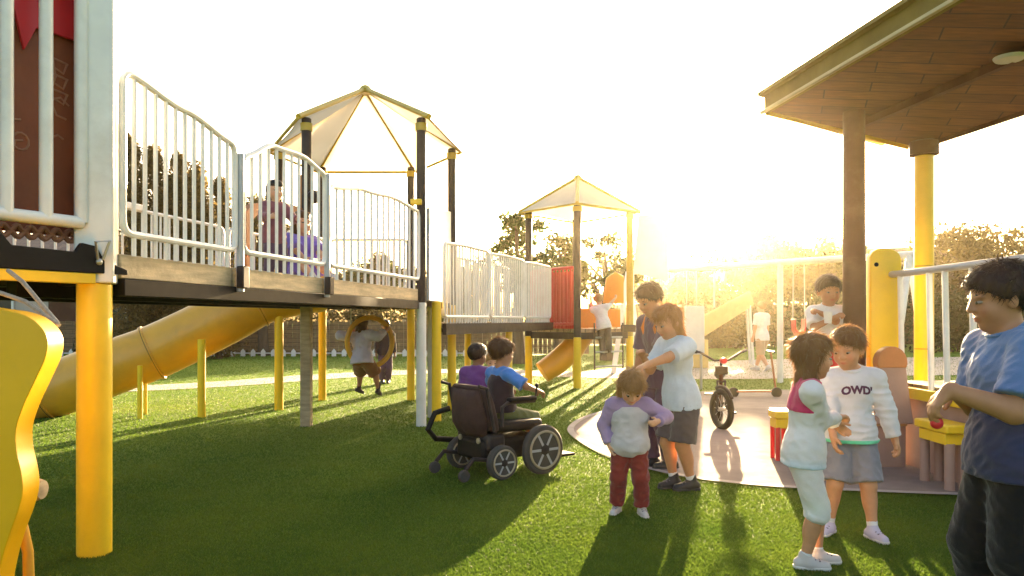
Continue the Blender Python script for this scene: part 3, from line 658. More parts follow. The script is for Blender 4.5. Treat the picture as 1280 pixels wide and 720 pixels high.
# ---------------------------------------------------------------- swing set, beyond on the right
def swing_set():
    a, b = at(785,341,16.2), at(1062,322,12.6); a.z = b.z = 2.2; t = thing('swing_set', 'long pale swing frame with a level top beam on the far side of the paving', 'swing set', ((a.x+b.x)/2,(a.y+b.y)/2,0))
    b2 = b+(b-a)*.22
    MB().tube([a, b2], .058, 12).build('top_beam', M['white_metal'], t)
    d = (b-a).normalized(); n = Vector((-d.y,d.x,0))
    for s, off in ((0.0,.25),(.0,-.25),(.02,0),(.738,0),(1.2,.4),(1.2,-.4)):
        p = a.lerp(b, s); MB().tube([p, Vector((p.x,p.y,-.05))+n*off*2], .055, 12).build('post', M['white_metal'], t)
    for s in (.12,.45): p = a.lerp(b, s); MB().tube([p, Vector((p.x,p.y,1.4))], .02, 8).build('hanger', M['white_metal'], t)
    return a, b
sa, sb = swing_set()
def swing_seat(s, label, mat, zc):
    p = sa.lerp(sb, s); t = thing('bucket_swing', label, 'swing', (p.x,p.y,zc), 0, 'seats hanging from the swing frame')
    prof = [(-.11,.14),(-.10,-.05),(-.055,-.14),(.055,-.14),(.10,-.05),(.11,.14)]
    MB().extrude([Vector((p.x+x,p.y-.1,zc+z)) for x, z in prof+[(x*.8,z*.8+.04) for x, z in reversed(prof)]], (0,.2,0)).build('seat', M[mat], t, bevel=.01)
    for x in (-.108,.108): MB().tube([(p.x+x,p.y,zc+.13),(p.x+x*.9,p.y,2.17)], .011, 6).build('chain', M['steel'], t)
swing_seat(.812, 'red bucket swing seat hanging from the pale frame by the child in red shorts', 'red', 1.02)
swing_seat(.34, 'dark bucket swing seat near the middle of the pale frame', 'dark_metal', .62)

def cream_slide():
    a, b = at(935,382,19), at(868,424,18); t = thing('straight_slide', 'cream coloured straight slide sloping down beyond the swing frame', 'slide', ((a.x+b.x)/2,18.5,0))
    d = (b-a); sd = Vector((.2,1,0)).normalized()*.42
    bed = []
    for p in (a, b, b+d.normalized()*.5+Vector((0,0,.12))): bed.append(p)
    v = []; f = []
    pr = [(-1,.16),(-.96,.0),(.96,.0),(1,.16)]
    for p in bed:
        for s, h in pr: v.append(p+sd*s+Vector((0,0,h)))
        for s, h in pr: v.append(p+sd*s*1.06+Vector((0,0,h-.06 if h < .1 else h)))
    for i in range(2):
        for k in range(3): f += [(i*8+k,i*8+k+1,i*8+8+k+1,i*8+8+k),(i*8+4+k,i*8+12+k,i*8+13+k,i*8+5+k)]
    MB().raw(v, f).build('chute', M['sand_slide'], t, smooth=0)
    MB().bar(a+Vector((.1,0,.2)), b+Vector((-.1,0,.2)), .05, .4).build('side_board', M['sand_slide'], t, bevel=.02)
    for s in (-1,1): p = a+sd*s*.8; MB().tube([p, (p.x+.1,p.y,-.05)], .035, 10).build('leg', M['white_metal'], t)
    MB().box((b.x,b.y,b.z/2), (.5,.7,b.z)).build('foot', M['sand_slide'], t, bevel=.02)
cream_slide()
def notice_board():
    p = at(868,430,12.2); t = thing('notice_board', 'plain pale board standing behind the girl in the light blue shirt', 'board', (p.x,12.2,0))
    MB().box((p.x,12.2,.98), (.34,.05,.8), R(8)).build('board', M['white_paint'], t, bevel=.015)
    for x in (-.12,.12): MB().tube([(p.x+x,12.24,-.05),(p.x+x,12.24,.7)], .022, 8).build('leg', M['steel'], t)
notice_board()

# ---------------------------------------------------------------- shelter: sloping timber roof on a brown and a yellow post
def shelter():
    t = thing('shelter', 'open shelter with a sloping timber lined roof on a brown and a yellow post', 'shelter', (3.1,5.6,0))
    L_, Cn = Vector((2.13,6.2,2.90)), Vector((3.54,6.48,2.66)); e = Vector((.2,-1,.035)); ln = 3.4
    N_, Rr = L_+e*ln, Cn+Vector((.2,-1,.02))*ln
    th = Vector((0,0,.05))
    MB().raw([L_,Cn,Rr,N_,L_+th,Cn+th,Rr+th,N_+th], [(0,1,2,3),(4,7,6,5),(0,4,5,1),(1,5,6,2),(2,6,7,3),(3,7,4,0)]).build('roof', M['soffit'], t, smooth=0)
    rf = t.children[0]
    def fas(a, b, off, h0, h1, w, mat, nm='fascia'):
        d = (b-a).normalized(); n = Vector((d.y,-d.x,0)).normalized()
        a, b = a+n*off, b+n*off; q = [a, b, b+n*w, a+n*w]
        return MB().raw([p+Vector((0,0,h0)) for p in q]+[p+Vector((0,0,h1)) for p in q], [(0,1,2,3),(4,7,6,5),(0,4,5,1),(1,5,6,2),(2,6,7,3),(3,7,4,0)]).build(nm, M[mat], rf, bevel=.004)
    fas(N_, L_, -.015, -.02, .16, .035, 'olive_trim'); fas(N_, L_, -.06, -.03, -.005, .03, 'pale_trim', 'trim')
    fas(L_, Cn, -.015, -.03, .13, .03, 'olive'); fas(L_+Vector((.16,.02,0)), L_.lerp(Cn,.82), -.10, -.02, .0, .035, 'white_metal', 'trim')
    fas(Cn, Rr, -.015, -.03, .12, .03, 'brown_post')
    cp = L_+th; MB().raw([L_+Vector((-.06,.03,.135)), Cn+Vector((.05,.04,.115)), Rr+Vector((.05,0,.115)), N_+Vector((-.06,0,.135)), L_+Vector((-.06,.03,.165)), Cn+Vector((.05,.04,.145)), Rr+Vector((.05,0,.145)), N_+Vector((-.06,0,.165))], [(0,1,2,3),(4,7,6,5),(0,4,5,1),(1,5,6,2),(2,6,7,3),(3,7,4,0)]).build('roof_sheet', M['olive_trim'], t, smooth=0)
    for s in (.15,.5,.85):
        p, q = L_.lerp(Cn, s), N_.lerp(Rr, s)
        if s == .5: MB().bar(p+Vector((0,-.1,-.03)), q+Vector((0,0,-.03)), .05, .055).build('rafter', M['brown_post'], t)
    pc = at(1262,95,4.6); roofz = lambda x, y: L_.z+(x-L_.x)*(-.17)+(L_.y-y)*.035
    MB().lathe([(.0,-.02),(.08,-.02),(.09,-.005),(.09,.0)], (pc.x,pc.y,roofz(pc.x,pc.y)-.004), seg=24).build('flare_spot_disc', M['pale_panel'], t)  # pale disc shaped after a bright spot, likely flare, not a lamp
    bp = Vector((2.73,5.9,0)); tb = MB().lathe([(.088,-.05),(.082,roofz(2.73,5.9))], bp, seg=20).build('post', M['brown_post'], t); tb['label'] = 'brown post'
    yp = Vector((3.50,6.28,0)); ty = MB().lathe([(.076,-.05),(.076,2.62)], yp, seg=20).build('post', M['yellow'], t); ty['label'] = 'yellow post'
    MB().lathe([(.09,2.54),(.115,2.55),(.115,2.66),(.09,2.67)], yp, seg=16).build('post_cap', M['brown_post'], ty)
    for z in (.0,.9,1.6): MB().lathe([(.0775,z),(.0775,z+.012)], yp, seg=20, axis=(0,0,1)).build('ring', M['olive'], ty)
shelter()

# ---------------------------------------------------------------- activity deck with yellow panel and white railing
def activity_deck():
    t = thing('activity_deck', 'low activity deck with a tall yellow panel and pinkish sides', 'play platform', (3.7,5.3,0))
    def bx(x0,x1,y0,y1,z0,z1,nm,mat,b=.008): return MB().box(((x0+x1)/2,(y0+y1)/2,(z0+z1)/2), (x1-x0,y1-y0,z1-z0)).build(nm, M[mat], t, bevel=b)
    bx(3.12,4.7,4.2,6.05,0.0,.54,'base_wall','pink_wall'); bx(3.06,4.75,4.15,6.1,.545,.63,'fascia','yellow'); bx(3.12,4.7,4.2,6.05,.635,.655,'deck','deck_wood',0)
    bx(2.32,3.05,5.72,6.6,0,.33,'step_base','pink_wall'); bx(2.30,3.05,5.70,6.62,.332,.365,'step_deck','deck_wood',.004)
    # tall yellow panel, rounded top
    p0 = at(1086,400,6.02); p1 = at(1126,400,6.02); w = p1.x-p0.x; ol = [(0,.62),(0,1.66),(.03,1.71),(.07,1.73)]+[(w-.1+.1*math.sin(x), 1.63+.1*math.cos(x)) for x in np.linspace(0,1.57,6)]+[(w,1.4),(w-.02,1.2),(w-.02,.62)]
    yp = MB().extrude([Vector((p0.x+x, 6.0, z)) for x, z in ol], (0,.07,0)).build('tall_panel', M['yellow_plastic'], t, bevel=.012, smooth=50)
    for x, z in ((.19,1.53),(.05,1.6),(.18,.8)): MB().lathe([(.0,0),(.018,0),(.018,.006),(0,.012)], (p0.x+x,5.999,z), (0,-1,0), 10).build('bolt', M['black'], yp)
    # rounded pinkish panel with a red cap
    q = at(1113,400,5.62); ol = [(-.11,.36),(-.11,.80)]+[(.11*math.cos(x)*-1, .80+.13*math.sin(x)) for x in np.linspace(.2,2.94,9)]+[(.11,.80),(.14,.55),(.17,.36)]
    MB().extrude([Vector((q.x+x, 5.6, z)) for x, z in ol], (0,.06,0)).build('round_panel', M['pink_wall'], t, bevel=.008)
    MB().extrude([Vector((q.x+.115*math.cos(x), 5.585, .83+.12*math.sin(x))) for x in np.linspace(-.35,3.49,14)], (0,.085,0)).build('round_cap', M['brown_arch'], t, bevel=.008)
    # white railing running towards us along the deck edge
    a, b = Vector((3.10,5.95,0)), Vector((3.08,3.7,0)); mb = MB()
    r_ = MB().tube([a+Vector((-.02,.06,1.52)), a+Vector((0,0,1.52)), b+Vector((0,0,1.52)), b+Vector((0,-.05,1.47)), b+Vector((0,-.05,1.0))], .027, 10).build('top_rail', M['grey_metal'], t)
    for i, s in enumerate((.035,.22,.31,.45,.6,.75,.9)):
        p = a.lerp(b, s); MB().tube([p+Vector((0,0,.62)), p+Vector((0,.03,1.5))], .021, 10).build('bar', M['white_metal'], t)
activity_deck()
def bench(label, c, size, h, legs, top, legm, name, cat):
    t = thing(name, label, cat, (c[0],c[1],0)); w, d = size
    MB().box((c[0],c[1],h-.03), (w,d,.06)).build('seat', M[top], t, bevel=.012); MB().box((c[0],c[1],h-.10), (w*.86,d*.8,.075)).build('apron', M[top], t, bevel=.006)
    for x in (-1,1):
        for y in (-1,1): MB().lathe([(legs,-.01),(legs,h-.13)], (c[0]+x*(w/2-legs*1.6),c[1]+y*(d/2-legs*1.6),0), seg=12).build('leg', M[legm], t)
bench('yellow bench beside the pinkish deck side, behind the boy in blue', (2.98,5.1), (.2,.4), .45, .032, 'yellow', 'pink_wall', 'bench', 'bench')
bench('small yellow stool with red legs behind the girl with the magenta collar', (2.2,6.05), (.15,.18), .41, .018, 'yellow', 'red', 'stool', 'stool')

# ---------------------------------------------------------------- child's bicycle standing on the paving, front towards us
def bicycle():
    o = gnd(908,536); o.y += .22; f = Vector((-.24,-1,0)).normalized(); s = Vector((f.y,-f.x,0))*-1; U = Vector((0,0,1)); t = thing("bicycle", "child's dark bicycle standing on the paving with its front wheel towards us", 'bicycle', o)
    pt = lambda a, b, c: o+f*a+s*b+U*c
    st = R(28); fs = (f*math.cos(st)+s*math.sin(st)); ss = Vector((fs.y,-fs.x,0))*-1
    def wheel(c, fd, r):
        sd = Vector((fd.y,-fd.x,0)); w = thing('wheel', None, None, c); w.parent = t; w.matrix_parent_inverse = t.matrix_basis.inverted()
        ring = lambda rad: [c+fd*rad*math.cos(a)+U*rad*math.sin(a) for a in np.linspace(0,2*math.pi,33)[:-1]]
        ty = MB().tube(ring(r-.032), .034, 10, closed=True).build('tyre', M['black'], w); MB().tube(ring(r-.052), .012, 8, closed=True).build('rim', M['steel'], w)
        sp = MB()
        for k in range(12): a = k*math.pi/6; sp.tube([c+sd*.018*(1 if k%2 else -1), c+fd*(r-.055)*math.cos(a)+U*(r-.055)*math.sin(a)], .0022, 4)
        sp.tube([c-sd*.04, c+sd*.04], .02, 10); sp.build('spokes', M['steel'], w)
    r = .215; fw = pt(.30,0,r); wheel(fw, fs, r); wheel(pt(-.34,0,r), f, r)
    hd = pt(.2,0,.56)
    fr = MB(); fr.tube([pt(.215,0,.5), pt(.185,0,.62)], .02, 10); fr.tube([pt(.2,0,.57), pt(-.15,0,.36), pt(-.34,0,r)], .016, 8); fr.tube([pt(.205,0,.51), pt(-.05,0,.24), pt(-.34,.04,r)], .016, 8); fr.tube([pt(-.05,0,.24), pt(-.16,0,.52)], .014, 8)
    fr.build('frame', M['brown_post'], t)
    fk = MB()
    for k in (-1,1): fk.tube([pt(.2,0,.5)+ss*.045*k, fw+ss*.05*k], .011, 8)
    fk.tube([pt(.2,0,.5)+ss*-.05, pt(.2,0,.5)+ss*.05], .014, 8); fk.build('fork', M['dark_metal'], t)
    hb = MB(); c = pt(.17,0,.72); hb.tube([pt(.185,0,.6), c], .014, 8); hb.tube([c+ss*-.34+U*.10-fs*.08, c+ss*-.25+U*.09, c+ss*-.08, c+ss*.08, c+ss*.25+U*.09, c+ss*.34+U*.10-fs*.08], .012, 8)
    h = hb.build('handlebar', M['dark_metal'], t)
    for k in (-1,1): MB().tube([c+ss*.27*k+U*.092-fs*.02, c+ss*.36*k+U*.102-fs*.10], .018, 8).build('grip', M['black'], h)
    MB().lathe([(0,0),(.03,0),(.035,.02),(.03,.05),(0,.055)], c+fs*.02+U*.0, fs, 14).build('reflector', M['red'], h)
    MB().box(pt(.24,0,.62), (.13,.03,.09), math.atan2(s.y, s.x)).build('number_plate', M['black'], t, bevel=.01)
    MB().tube([pt(-.28,0,.545), pt(-.22,0,.55), pt(-.12,0,.55), pt(-.04,0,.54)], [.06,.062,.035,.018], 10).build('saddle', M['black'], t)
    MB().tube([pt(.18+.12*math.cos(a)+.1,0,r+(r+.03)*0+.0) if 0 else fw+fs*(r+.02)*math.cos(a)+U*(r+.02)*math.sin(a) for a in np.linspace(.6,2.0,9)], .022, 8).build('mudguard', M['dark_metal'], t)
    pd = MB(); pd.tube([pt(-.05,-.07,.24), pt(-.05,.07,.24)], .012, 8); pd.tube([pt(-.05,.07,.24), pt(.03,.08,.15)], .009, 6); pd.tube([pt(-.05,-.07,.24), pt(-.13,-.08,.33)], .009, 6); pd.box(pt(.03,.12,.15), (.08,.05,.02)); pd.box(pt(-.13,-.12,.33), (.08,.05,.02)); pd.build('pedals', M['black'], t)
bicycle()
def scooter():
    o = gnd(946,497); t = thing('kick_scooter', 'small red and dark kick scooter parked behind the bicycle', 'scooter', o); z = Vector((0,0,1))
    MB().bar(o+Vector((-.3,0,.09)), o+Vector((.22,.05,.09)), .1, .025).build('deck', M['brown_arch'], t, bevel=.008)
    for x in (-.34,.3): MB().lathe([(.04,-.02),(.075,-.018),(.075,.018),(.04,.02)], o+Vector((x,.02,.075)), (0,1,0), 16).build('wheel', M['black'], t)
    MB().tube([o+Vector((.3,.05,.1)), o+Vector((.22,.04,.68))], .016, 8).build('stem', M['brown_arch'], t); MB().tube([o+Vector((.2,-.17,.68)), o+Vector((.24,.25,.68))], .014, 8).build('handlebar', M['dark_metal'], t)
scooter()

# ---------------------------------------------------------------- powered wheelchair
WC_O = gnd(601,592); WC_F = Vector((.80,.60,0)).normalized(); WC_S = Vector((WC_F.y,-WC_F.x,0))      # forward, and towards the rider's right
def wheelchair():
    o = WC_O; U = Vector((0,0,1)); t = thing('wheelchair', 'black powered wheelchair with grey rimmed wheels seen from behind', 'wheelchair', o); pt = lambda a,b,c: o+WC_F*a+WC_S*b+U*c
    M['tyre'] = P('grey_tyre', (.06,.055,.05), .8, var=.2); M['rim_metal'] = P('brassy_rim', (.42,.36,.26), .4, metal=.5)
    def wheel(a, b, r, wd):
        c = pt(a,b,r); w = thing('wheel', None, None, c); w.parent = t; w.matrix_parent_inverse = t.matrix_basis.inverted()
        MB().lathe([(r*.72,-wd),(r*.93,-wd),(r,-wd*.5),(r,wd*.5),(r*.93,wd),(r*.72,wd)], c, WC_S, 32).build('tyre', M['tyre'], w)
        for q in (-1,1): MB().tube([c+WC_S*wd*1.05*q+(WC_F*math.cos(x)+U*math.sin(x))*r*.74 for x in np.linspace(0,2*math.pi,33)[:-1]], r*.05, 8, closed=True).build('rim', M['rim_metal'], w)
        MB().lathe([(0,-wd*.7),(r*.7,-wd*.5),(r*.7,wd*.5),(r*.25,wd*.9),(r*.18,wd*1.2),(0,wd*1.25)], c, WC_S, 24).build('hub', M['dark_metal'], w)
        sp = MB()
        for k in range(6): x = k*math.pi/3; sp.bar(c+WC_S*wd*.95+(WC_F*math.cos(x)+U*math.sin(x))*r*.2, c+WC_S*wd*.95+(WC_F*math.cos(x)+U*math.sin(x))*r*.7, r*.1, .008, WC_S)
        sp.build('spokes', M['grey_metal'], w)
    for sgn in (1,-1): wheel(.0,.27*sgn,.125,.032); wheel(.36,.29*sgn,.185,.03)
    MB().box(pt(.17,0,.20), (.55,.36,.16), math.atan2(WC_F.y,WC_F.x)).build('power_base', M['black'], t, bevel=.03)
    MB().box(pt(.0,0,.26), (.16,.42,.12), math.atan2(WC_F.y,WC_F.x)).build('battery_box', M['dark_metal'], t, bevel=.025)
    MB().box(pt(.20,0,.365), (.44,.46,.08), math.atan2(WC_F.y,WC_F.x)).build('seat', M['black'], t, bevel=.03)
    up = (U*.97-WC_F*.24).normalized(); M['chair_fabric'] = P('chair_back_fabric', (.045,.022,.020), .85, var=.25, scale=9, bump=.3, bscale=30)
    q = [pt(-.04,-.23,.40), pt(-.04,.23,.40)]; wdt = [( .0,.235),(.09,.25),(.22,.245),(.31,.22),(.34,.17)]
    ol = [pt(-.06,-w,.34)+up*h for h, w in wdt]+[pt(-.06,w,.34)+up*h for h, w in reversed(wdt)]
    bk = MB().extrude(ol, WC_F*.07).build('backrest', M['chair_fabric'], t, bevel=.02, smooth=50)
    # sagging bag of cloth hung over the back
    bag = MB(); rows = [(.31,.19,.01),(.24,.20,.05),(.14,.205,.085),(.05,.20,.10),(-.02,.18,.08),(-.06,.14,.02)]; v=[]; f=[]; k=14
    for h, w, d in rows:
        for i in range(k):
            x = -1+2*i/(k-1); v.append(pt(-.068,0,.34)+up*h+WC_S*w*x-WC_F*(d*(1-x**4)+.006*math.sin(x*9+h*20)))
    for r_ in range(len(rows)-1):
        for i in range(k-1): a = r_*k+i; f.append((a,a+1,a+k+1,a+k))
    b = MB().raw(v, f).build('back_bag', M['chair_fabric'], t, smooth=70); sdm = b.modifiers.new('cloth','SOLIDIFY'); sdm.thickness = .01
    for sgn in (1,-1):
        MB().tube([pt(-.05,.25*sgn,.34), pt(-.10,.25*sgn,.56), pt(-.12,.25*sgn,.66), pt(-.19,.25*sgn,.68)], .013, 8).build('push_handle', M['dark_metal'], t)
        ar = MB().tube([pt(.0,.27*sgn,.38), pt(.0,.27*sgn,.52), pt(.05,.27*sgn,.55), pt(.30,.27*sgn,.55)], .014, 8).build('armrest', M['dark_metal'], t)
        MB().box(pt(.18,.27*sgn,.57), (.25,.06,.035), math.atan2(WC_F.y,WC_F.x)).build('arm_pad', M['black'], ar, bevel=.012)
        MB().tube([pt(-.02,.2*sgn,.13), pt(-.2,.2*sgn,.16), pt(-.27,.2*sgn,.09)], .016, 8).build('anti_tip_bar', M['dark_metal'], t)
        MB().lathe([(0,-.018),(.04,-.018),(.045,0),(.04,.018),(0,.018)], pt(-.28,.2*sgn,.05), WC_S, 16).build('anti_tip_wheel', M['tyre'], t)
        MB().tube([pt(.38,.13*sgn,.36), pt(.53,.13*sgn,.28), pt(.58,.13*sgn,.12)], .014, 8).build('footrest_tube', M['steel'], t)
        MB().box(pt(.66,.13*sgn,.095), (.2,.15,.02), math.atan2(WC_F.y,WC_F.x)).build('footplate', M['black'], t, bevel=.006)
    MB().tube([pt(-.05,-.30,.22), pt(-.2,-.32,.24), pt(-.28,-.30,.32), pt(-.22,-.3,.44), pt(-.1,-.28,.47)], .022, 10).build('side_guard', M['black'], t)
    js = MB().tube([pt(.31,.27,.58), pt(.32,.27,.65)], .008, 6); js.lathe([(0,0),(.016,.01),(.012,.03),(0,.035)], pt(.32,.27,.645), (0,0,1), 10); js.build('joystick', M['black'], t)
    for sgn in (1,-1): MB().lathe([(0,0),(.022,0),(.022,.01),(0,.014)], pt(-.1,.12*sgn,.27), -WC_F, 12).build('rear_light', M['rim_metal'], t)
wheelchair()
# ================================================================ people: one continuous surface each, grown from rounded bones
CL = {'lace': P('grey_lace', (.16,.14,.17), .9)}
A3 = lambda v: np.array(v, dtype=np.float64)
def nrm(v): v = A3(v); return v/(np.linalg.norm(v)+1e-12)
def surface_nets(d, lo, h):
    s = d < 0
    c = s[:-1,:-1,:-1].astype(np.int8); cnt = np.zeros_like(c)
    for i in (0,1):
        for j in (0,1):
            for k in (0,1): cnt += s[i:s.shape[0]-1+i, j:s.shape[1]-1+j, k:s.shape[2]-1+k]
    act = (cnt > 0) & (cnt < 8); idx = np.full(act.shape, -1, np.int64); I = np.argwhere(act); idx[act] = np.arange(len(I))
    acc = np.zeros((len(I), 3)); num = np.zeros(len(I))
    co = [(0,0,0),(1,0,0),(0,1,0),(1,1,0),(0,0,1),(1,0,1),(0,1,1),(1,1,1)]
    val = [d[I[:,0]+a, I[:,1]+b, I[:,2]+e] for a,b,e in co]
    for a, b in ((0,1),(2,3),(4,5),(6,7),(0,2),(1,3),(4,6),(5,7),(0,4),(1,5),(2,6),(3,7)):
        va, vb = val[a], val[b]; m = (va < 0) != (vb < 0); t = np.where(m, va/(va-vb+1e-20), 0)
        p = A3(co[a])[None]+t[:,None]*(A3(co[b])-A3(co[a]))[None]; acc[m] += p[m]; num[m] += 1
    V = (I+acc/num[:,None])*h+lo; F = []
    for ax in range(3):
        n = list(s.shape); sl0 = [slice(None)]*3; sl1 = [slice(None)]*3; sl0[ax] = slice(0,-1); sl1[ax] = slice(1,None)
        s0, s1 = s[tuple(sl0)], s[tuple(sl1)]; E = np.argwhere(s0 != s1); u, w = (ax+1)%3, (ax+2)%3
        E = E[(E[:,u] > 0) & (E[:,w] > 0) & (E[:,u] < n[u]-1) & (E[:,w] < n[w]-1)]
        if not len(E): continue
        q = []
        for du, dw in ((-1,-1),(0,-1),(0,0),(-1,0)):
            G = E.copy(); G[:,u] += du; G[:,w] += dw; q.append(idx[G[:,0],G[:,1],G[:,2]])
        q = np.stack(q, 1); fl = ~s0[E[:,0],E[:,1],E[:,2]]; q[fl] = q[fl][:, ::-1]; F.append(q[(q >= 0).all(1)])
    return V, np.concatenate(F)
class Blob:
    def __init__(s, h): s.h = h; s.p = []; s.c = []; s.fold = None; s.bands = []
    def cap(s, a, b, ra, rb=None, k=.02, flat=0):
        a, b = A3(a), A3(b); rb = ra if rb is None else rb; L = b-a; l2 = L@L+1e-12; un = L/math.sqrt(l2)
        def f(x,y,z):
            dx,dy,dz = x-a[0], y-a[1], z-a[2]; t = np.clip((dx*L[0]+dy*L[1]+dz*L[2])/l2, 0, 1)
            v = np.sqrt((dx-t*L[0])**2+(dy-t*L[1])**2+(dz-t*L[2])**2)-(ra+(rb-ra)*t)
            if flat: v = np.maximum(v, (x-b[0])*un[0]+(y-b[1])*un[1]+(z-b[2])*un[2])
            return v
        m = max(ra, rb); s.p.append((f, np.minimum(a,b)-m, np.maximum(a,b)+m, k)); return s
    def ell(s, c, r, M=np.eye(3), k=.02):
        c, r = A3(c), A3(r)
        def f(x,y,z):
            d = (x-c[0], y-c[1], z-c[2]); q = [d[0]*M[0,i]+d[1]*M[1,i]+d[2]*M[2,i] for i in range(3)]
            k0 = np.sqrt(sum((q[i]/r[i])**2 for i in range(3))); k1 = np.sqrt(sum((q[i]/r[i]**2)**2 for i in range(3)))+1e-9
            return k0*(k0-1)/k1
        e = np.sqrt(((M*r[None])**2).sum(1)); s.p.append((f, c-e, c+e, k)); return s
    def cut(s, f): s.c.append(f); return s                # keep where f < 0
    def plane(s, p, n): p, n = A3(p), nrm(n); return s.cut(lambda x,y,z: (x-p[0])*n[0]+(y-p[1])*n[1]+(z-p[2])*n[2])
    def hole(s, c, r, M=np.eye(3)):
        t = Blob(s.h).ell(c, r, M); f = t.p[0][0]; return s.cut(lambda x,y,z: -f(x,y,z))
    def mesh(s):
        h = s.h; lo = np.min([p[1] for p in s.p], 0)-3*h-.012; hi = np.max([p[2] for p in s.p], 0)+3*h+.012
        n = np.ceil((hi-lo)/h).astype(int)+1; d = np.full(n, 1.0, np.float32); ax = [lo[i]+h*np.arange(n[i]) for i in range(3)]
        for f, a, b, k in s.p:
            m = k+2.5*h; i0 = np.maximum(((a-m-lo)/h).astype(int), 0); i1 = np.minimum(((b+m-lo)/h).astype(int)+2, n)
            sl = tuple(slice(i0[i], i1[i]) for i in range(3))
            x, y, z = ax[0][sl[0]][:,None,None], ax[1][sl[1]][None,:,None], ax[2][sl[2]][None,None,:]
            v = f(x,y,z).astype(np.float32); o = d[sl]
            hh = np.maximum(k-np.abs(v-o), 0)/max(k,1e-6); d[sl] = np.minimum(v, o)-hh*hh*k*.25
        x, y, z = ax[0][:,None,None], ax[1][None,:,None], ax[2][None,None,:]
        if s.fold:
            amp, wl, seed = s.fold[:3]; st = s.fold[3] if len(s.fold) > 3 else (1,1,1); g = np.random.default_rng(seed); q = 0
            for i in range(6):
                kv = g.normal(size=3)*A3(st); kv = kv/np.linalg.norm(kv)*2*np.pi/(wl*g.uniform(.6,1.6)); q = q+np.sin(kv[0]*x+kv[1]*y+kv[2]*z+g.uniform(0,6.28))*g.uniform(.5,1)
            d = d+(amp*(np.abs(q)/2.2-.45)).astype(np.float32)
        for c0, n0, wd_, am_, rad_ in s.bands:                # stitched hems and cuffs stand a little proud
            q = np.abs((x-c0[0])*n0[0]+(y-c0[1])*n0[1]+(z-c0[2])*n0[2]); m = (q < wd_) & ((x-c0[0])**2+(y-c0[1])**2+(z-c0[2])**2 < rad_**2); d = d-np.where(m, am_, 0).astype(np.float32)
        for f in s.c: d = np.maximum(d, f(x,y,z).astype(np.float32))
        d[0]=d[-1]=1; d[:,0]=d[:,-1]=1; d[:,:,0]=d[:,:,-1]=1
        return surface_nets(d, lo, h)

def skin_mat(name, col):
    m, nt, b, out = _nt(name); n = _noise(nt, 22, 4)
    at_ = nt.nodes.new('ShaderNodeAttribute'); at_.attribute_name = 'tint'
    r = _ramp(nt, n.outputs['Fac'], [(.3, sc(col,.92)), (.7, sc(col,1.08))])
    mx = nt.nodes.new('ShaderNodeMix'); mx.data_type = 'RGBA'; mx.blend_type = 'MULTIPLY'; mx.inputs[0].default_value = 1
    nt.links.new(r.outputs['Color'], mx.inputs[6]); nt.links.new(at_.outputs['Color'], mx.inputs[7]); nt.links.new(mx.outputs[2], b.inputs['Base Color'])
    b.inputs['Roughness'].default_value = .5; b.inputs['Specular IOR Level'].default_value = .35
    b.inputs['Subsurface Weight'].default_value = .12; b.inputs['Subsurface Radius'].default_value = (.012,.005,.003); b.inputs['Subsurface Scale'].default_value = 1
    bn = _noise(nt, 260, 3); bp = nt.nodes.new('ShaderNodeBump'); bp.inputs['Strength'].default_value = .12; bp.inputs['Distance'].default_value = .004
    nt.links.new(bn.outputs['Fac'], bp.inputs['Height']); nt.links.new(bp.outputs['Normal'], b.inputs['Normal'])
    return m
def hair_mat(name, col):
    m, nt, b, out = _nt(name); n = _noise(nt, 30, 5, .7, (1,1,.2)); r = _ramp(nt, n.outputs['Fac'], [(.25, sc(col,.55)), (.75, sc(col,1.5))])
    nt.links.new(r.outputs['Color'], b.inputs['Base Color']); b.inputs['Roughness'].default_value = .42; b.inputs['Specular IOR Level'].default_value = .4
    b.inputs['Sheen Weight'].default_value = .35; b.inputs['Sheen Roughness'].default_value = .35; b.inputs['Sheen Tint'].default_value = (*sc(col, 4), 1)
    t = nt.nodes.new('ShaderNodeBsdfTranslucent'); t.inputs['Color'].default_value = (*sc(col, 1.6), 1)
    mx = nt.nodes.new('ShaderNodeMixShader'); mx.inputs[0].default_value = .35
    nt.links.new(b.outputs[0], mx.inputs[1]); nt.links.new(t.outputs[0], mx.inputs[2]); nt.links.new(mx.outputs[0], out.inputs['Surface'])
    return m
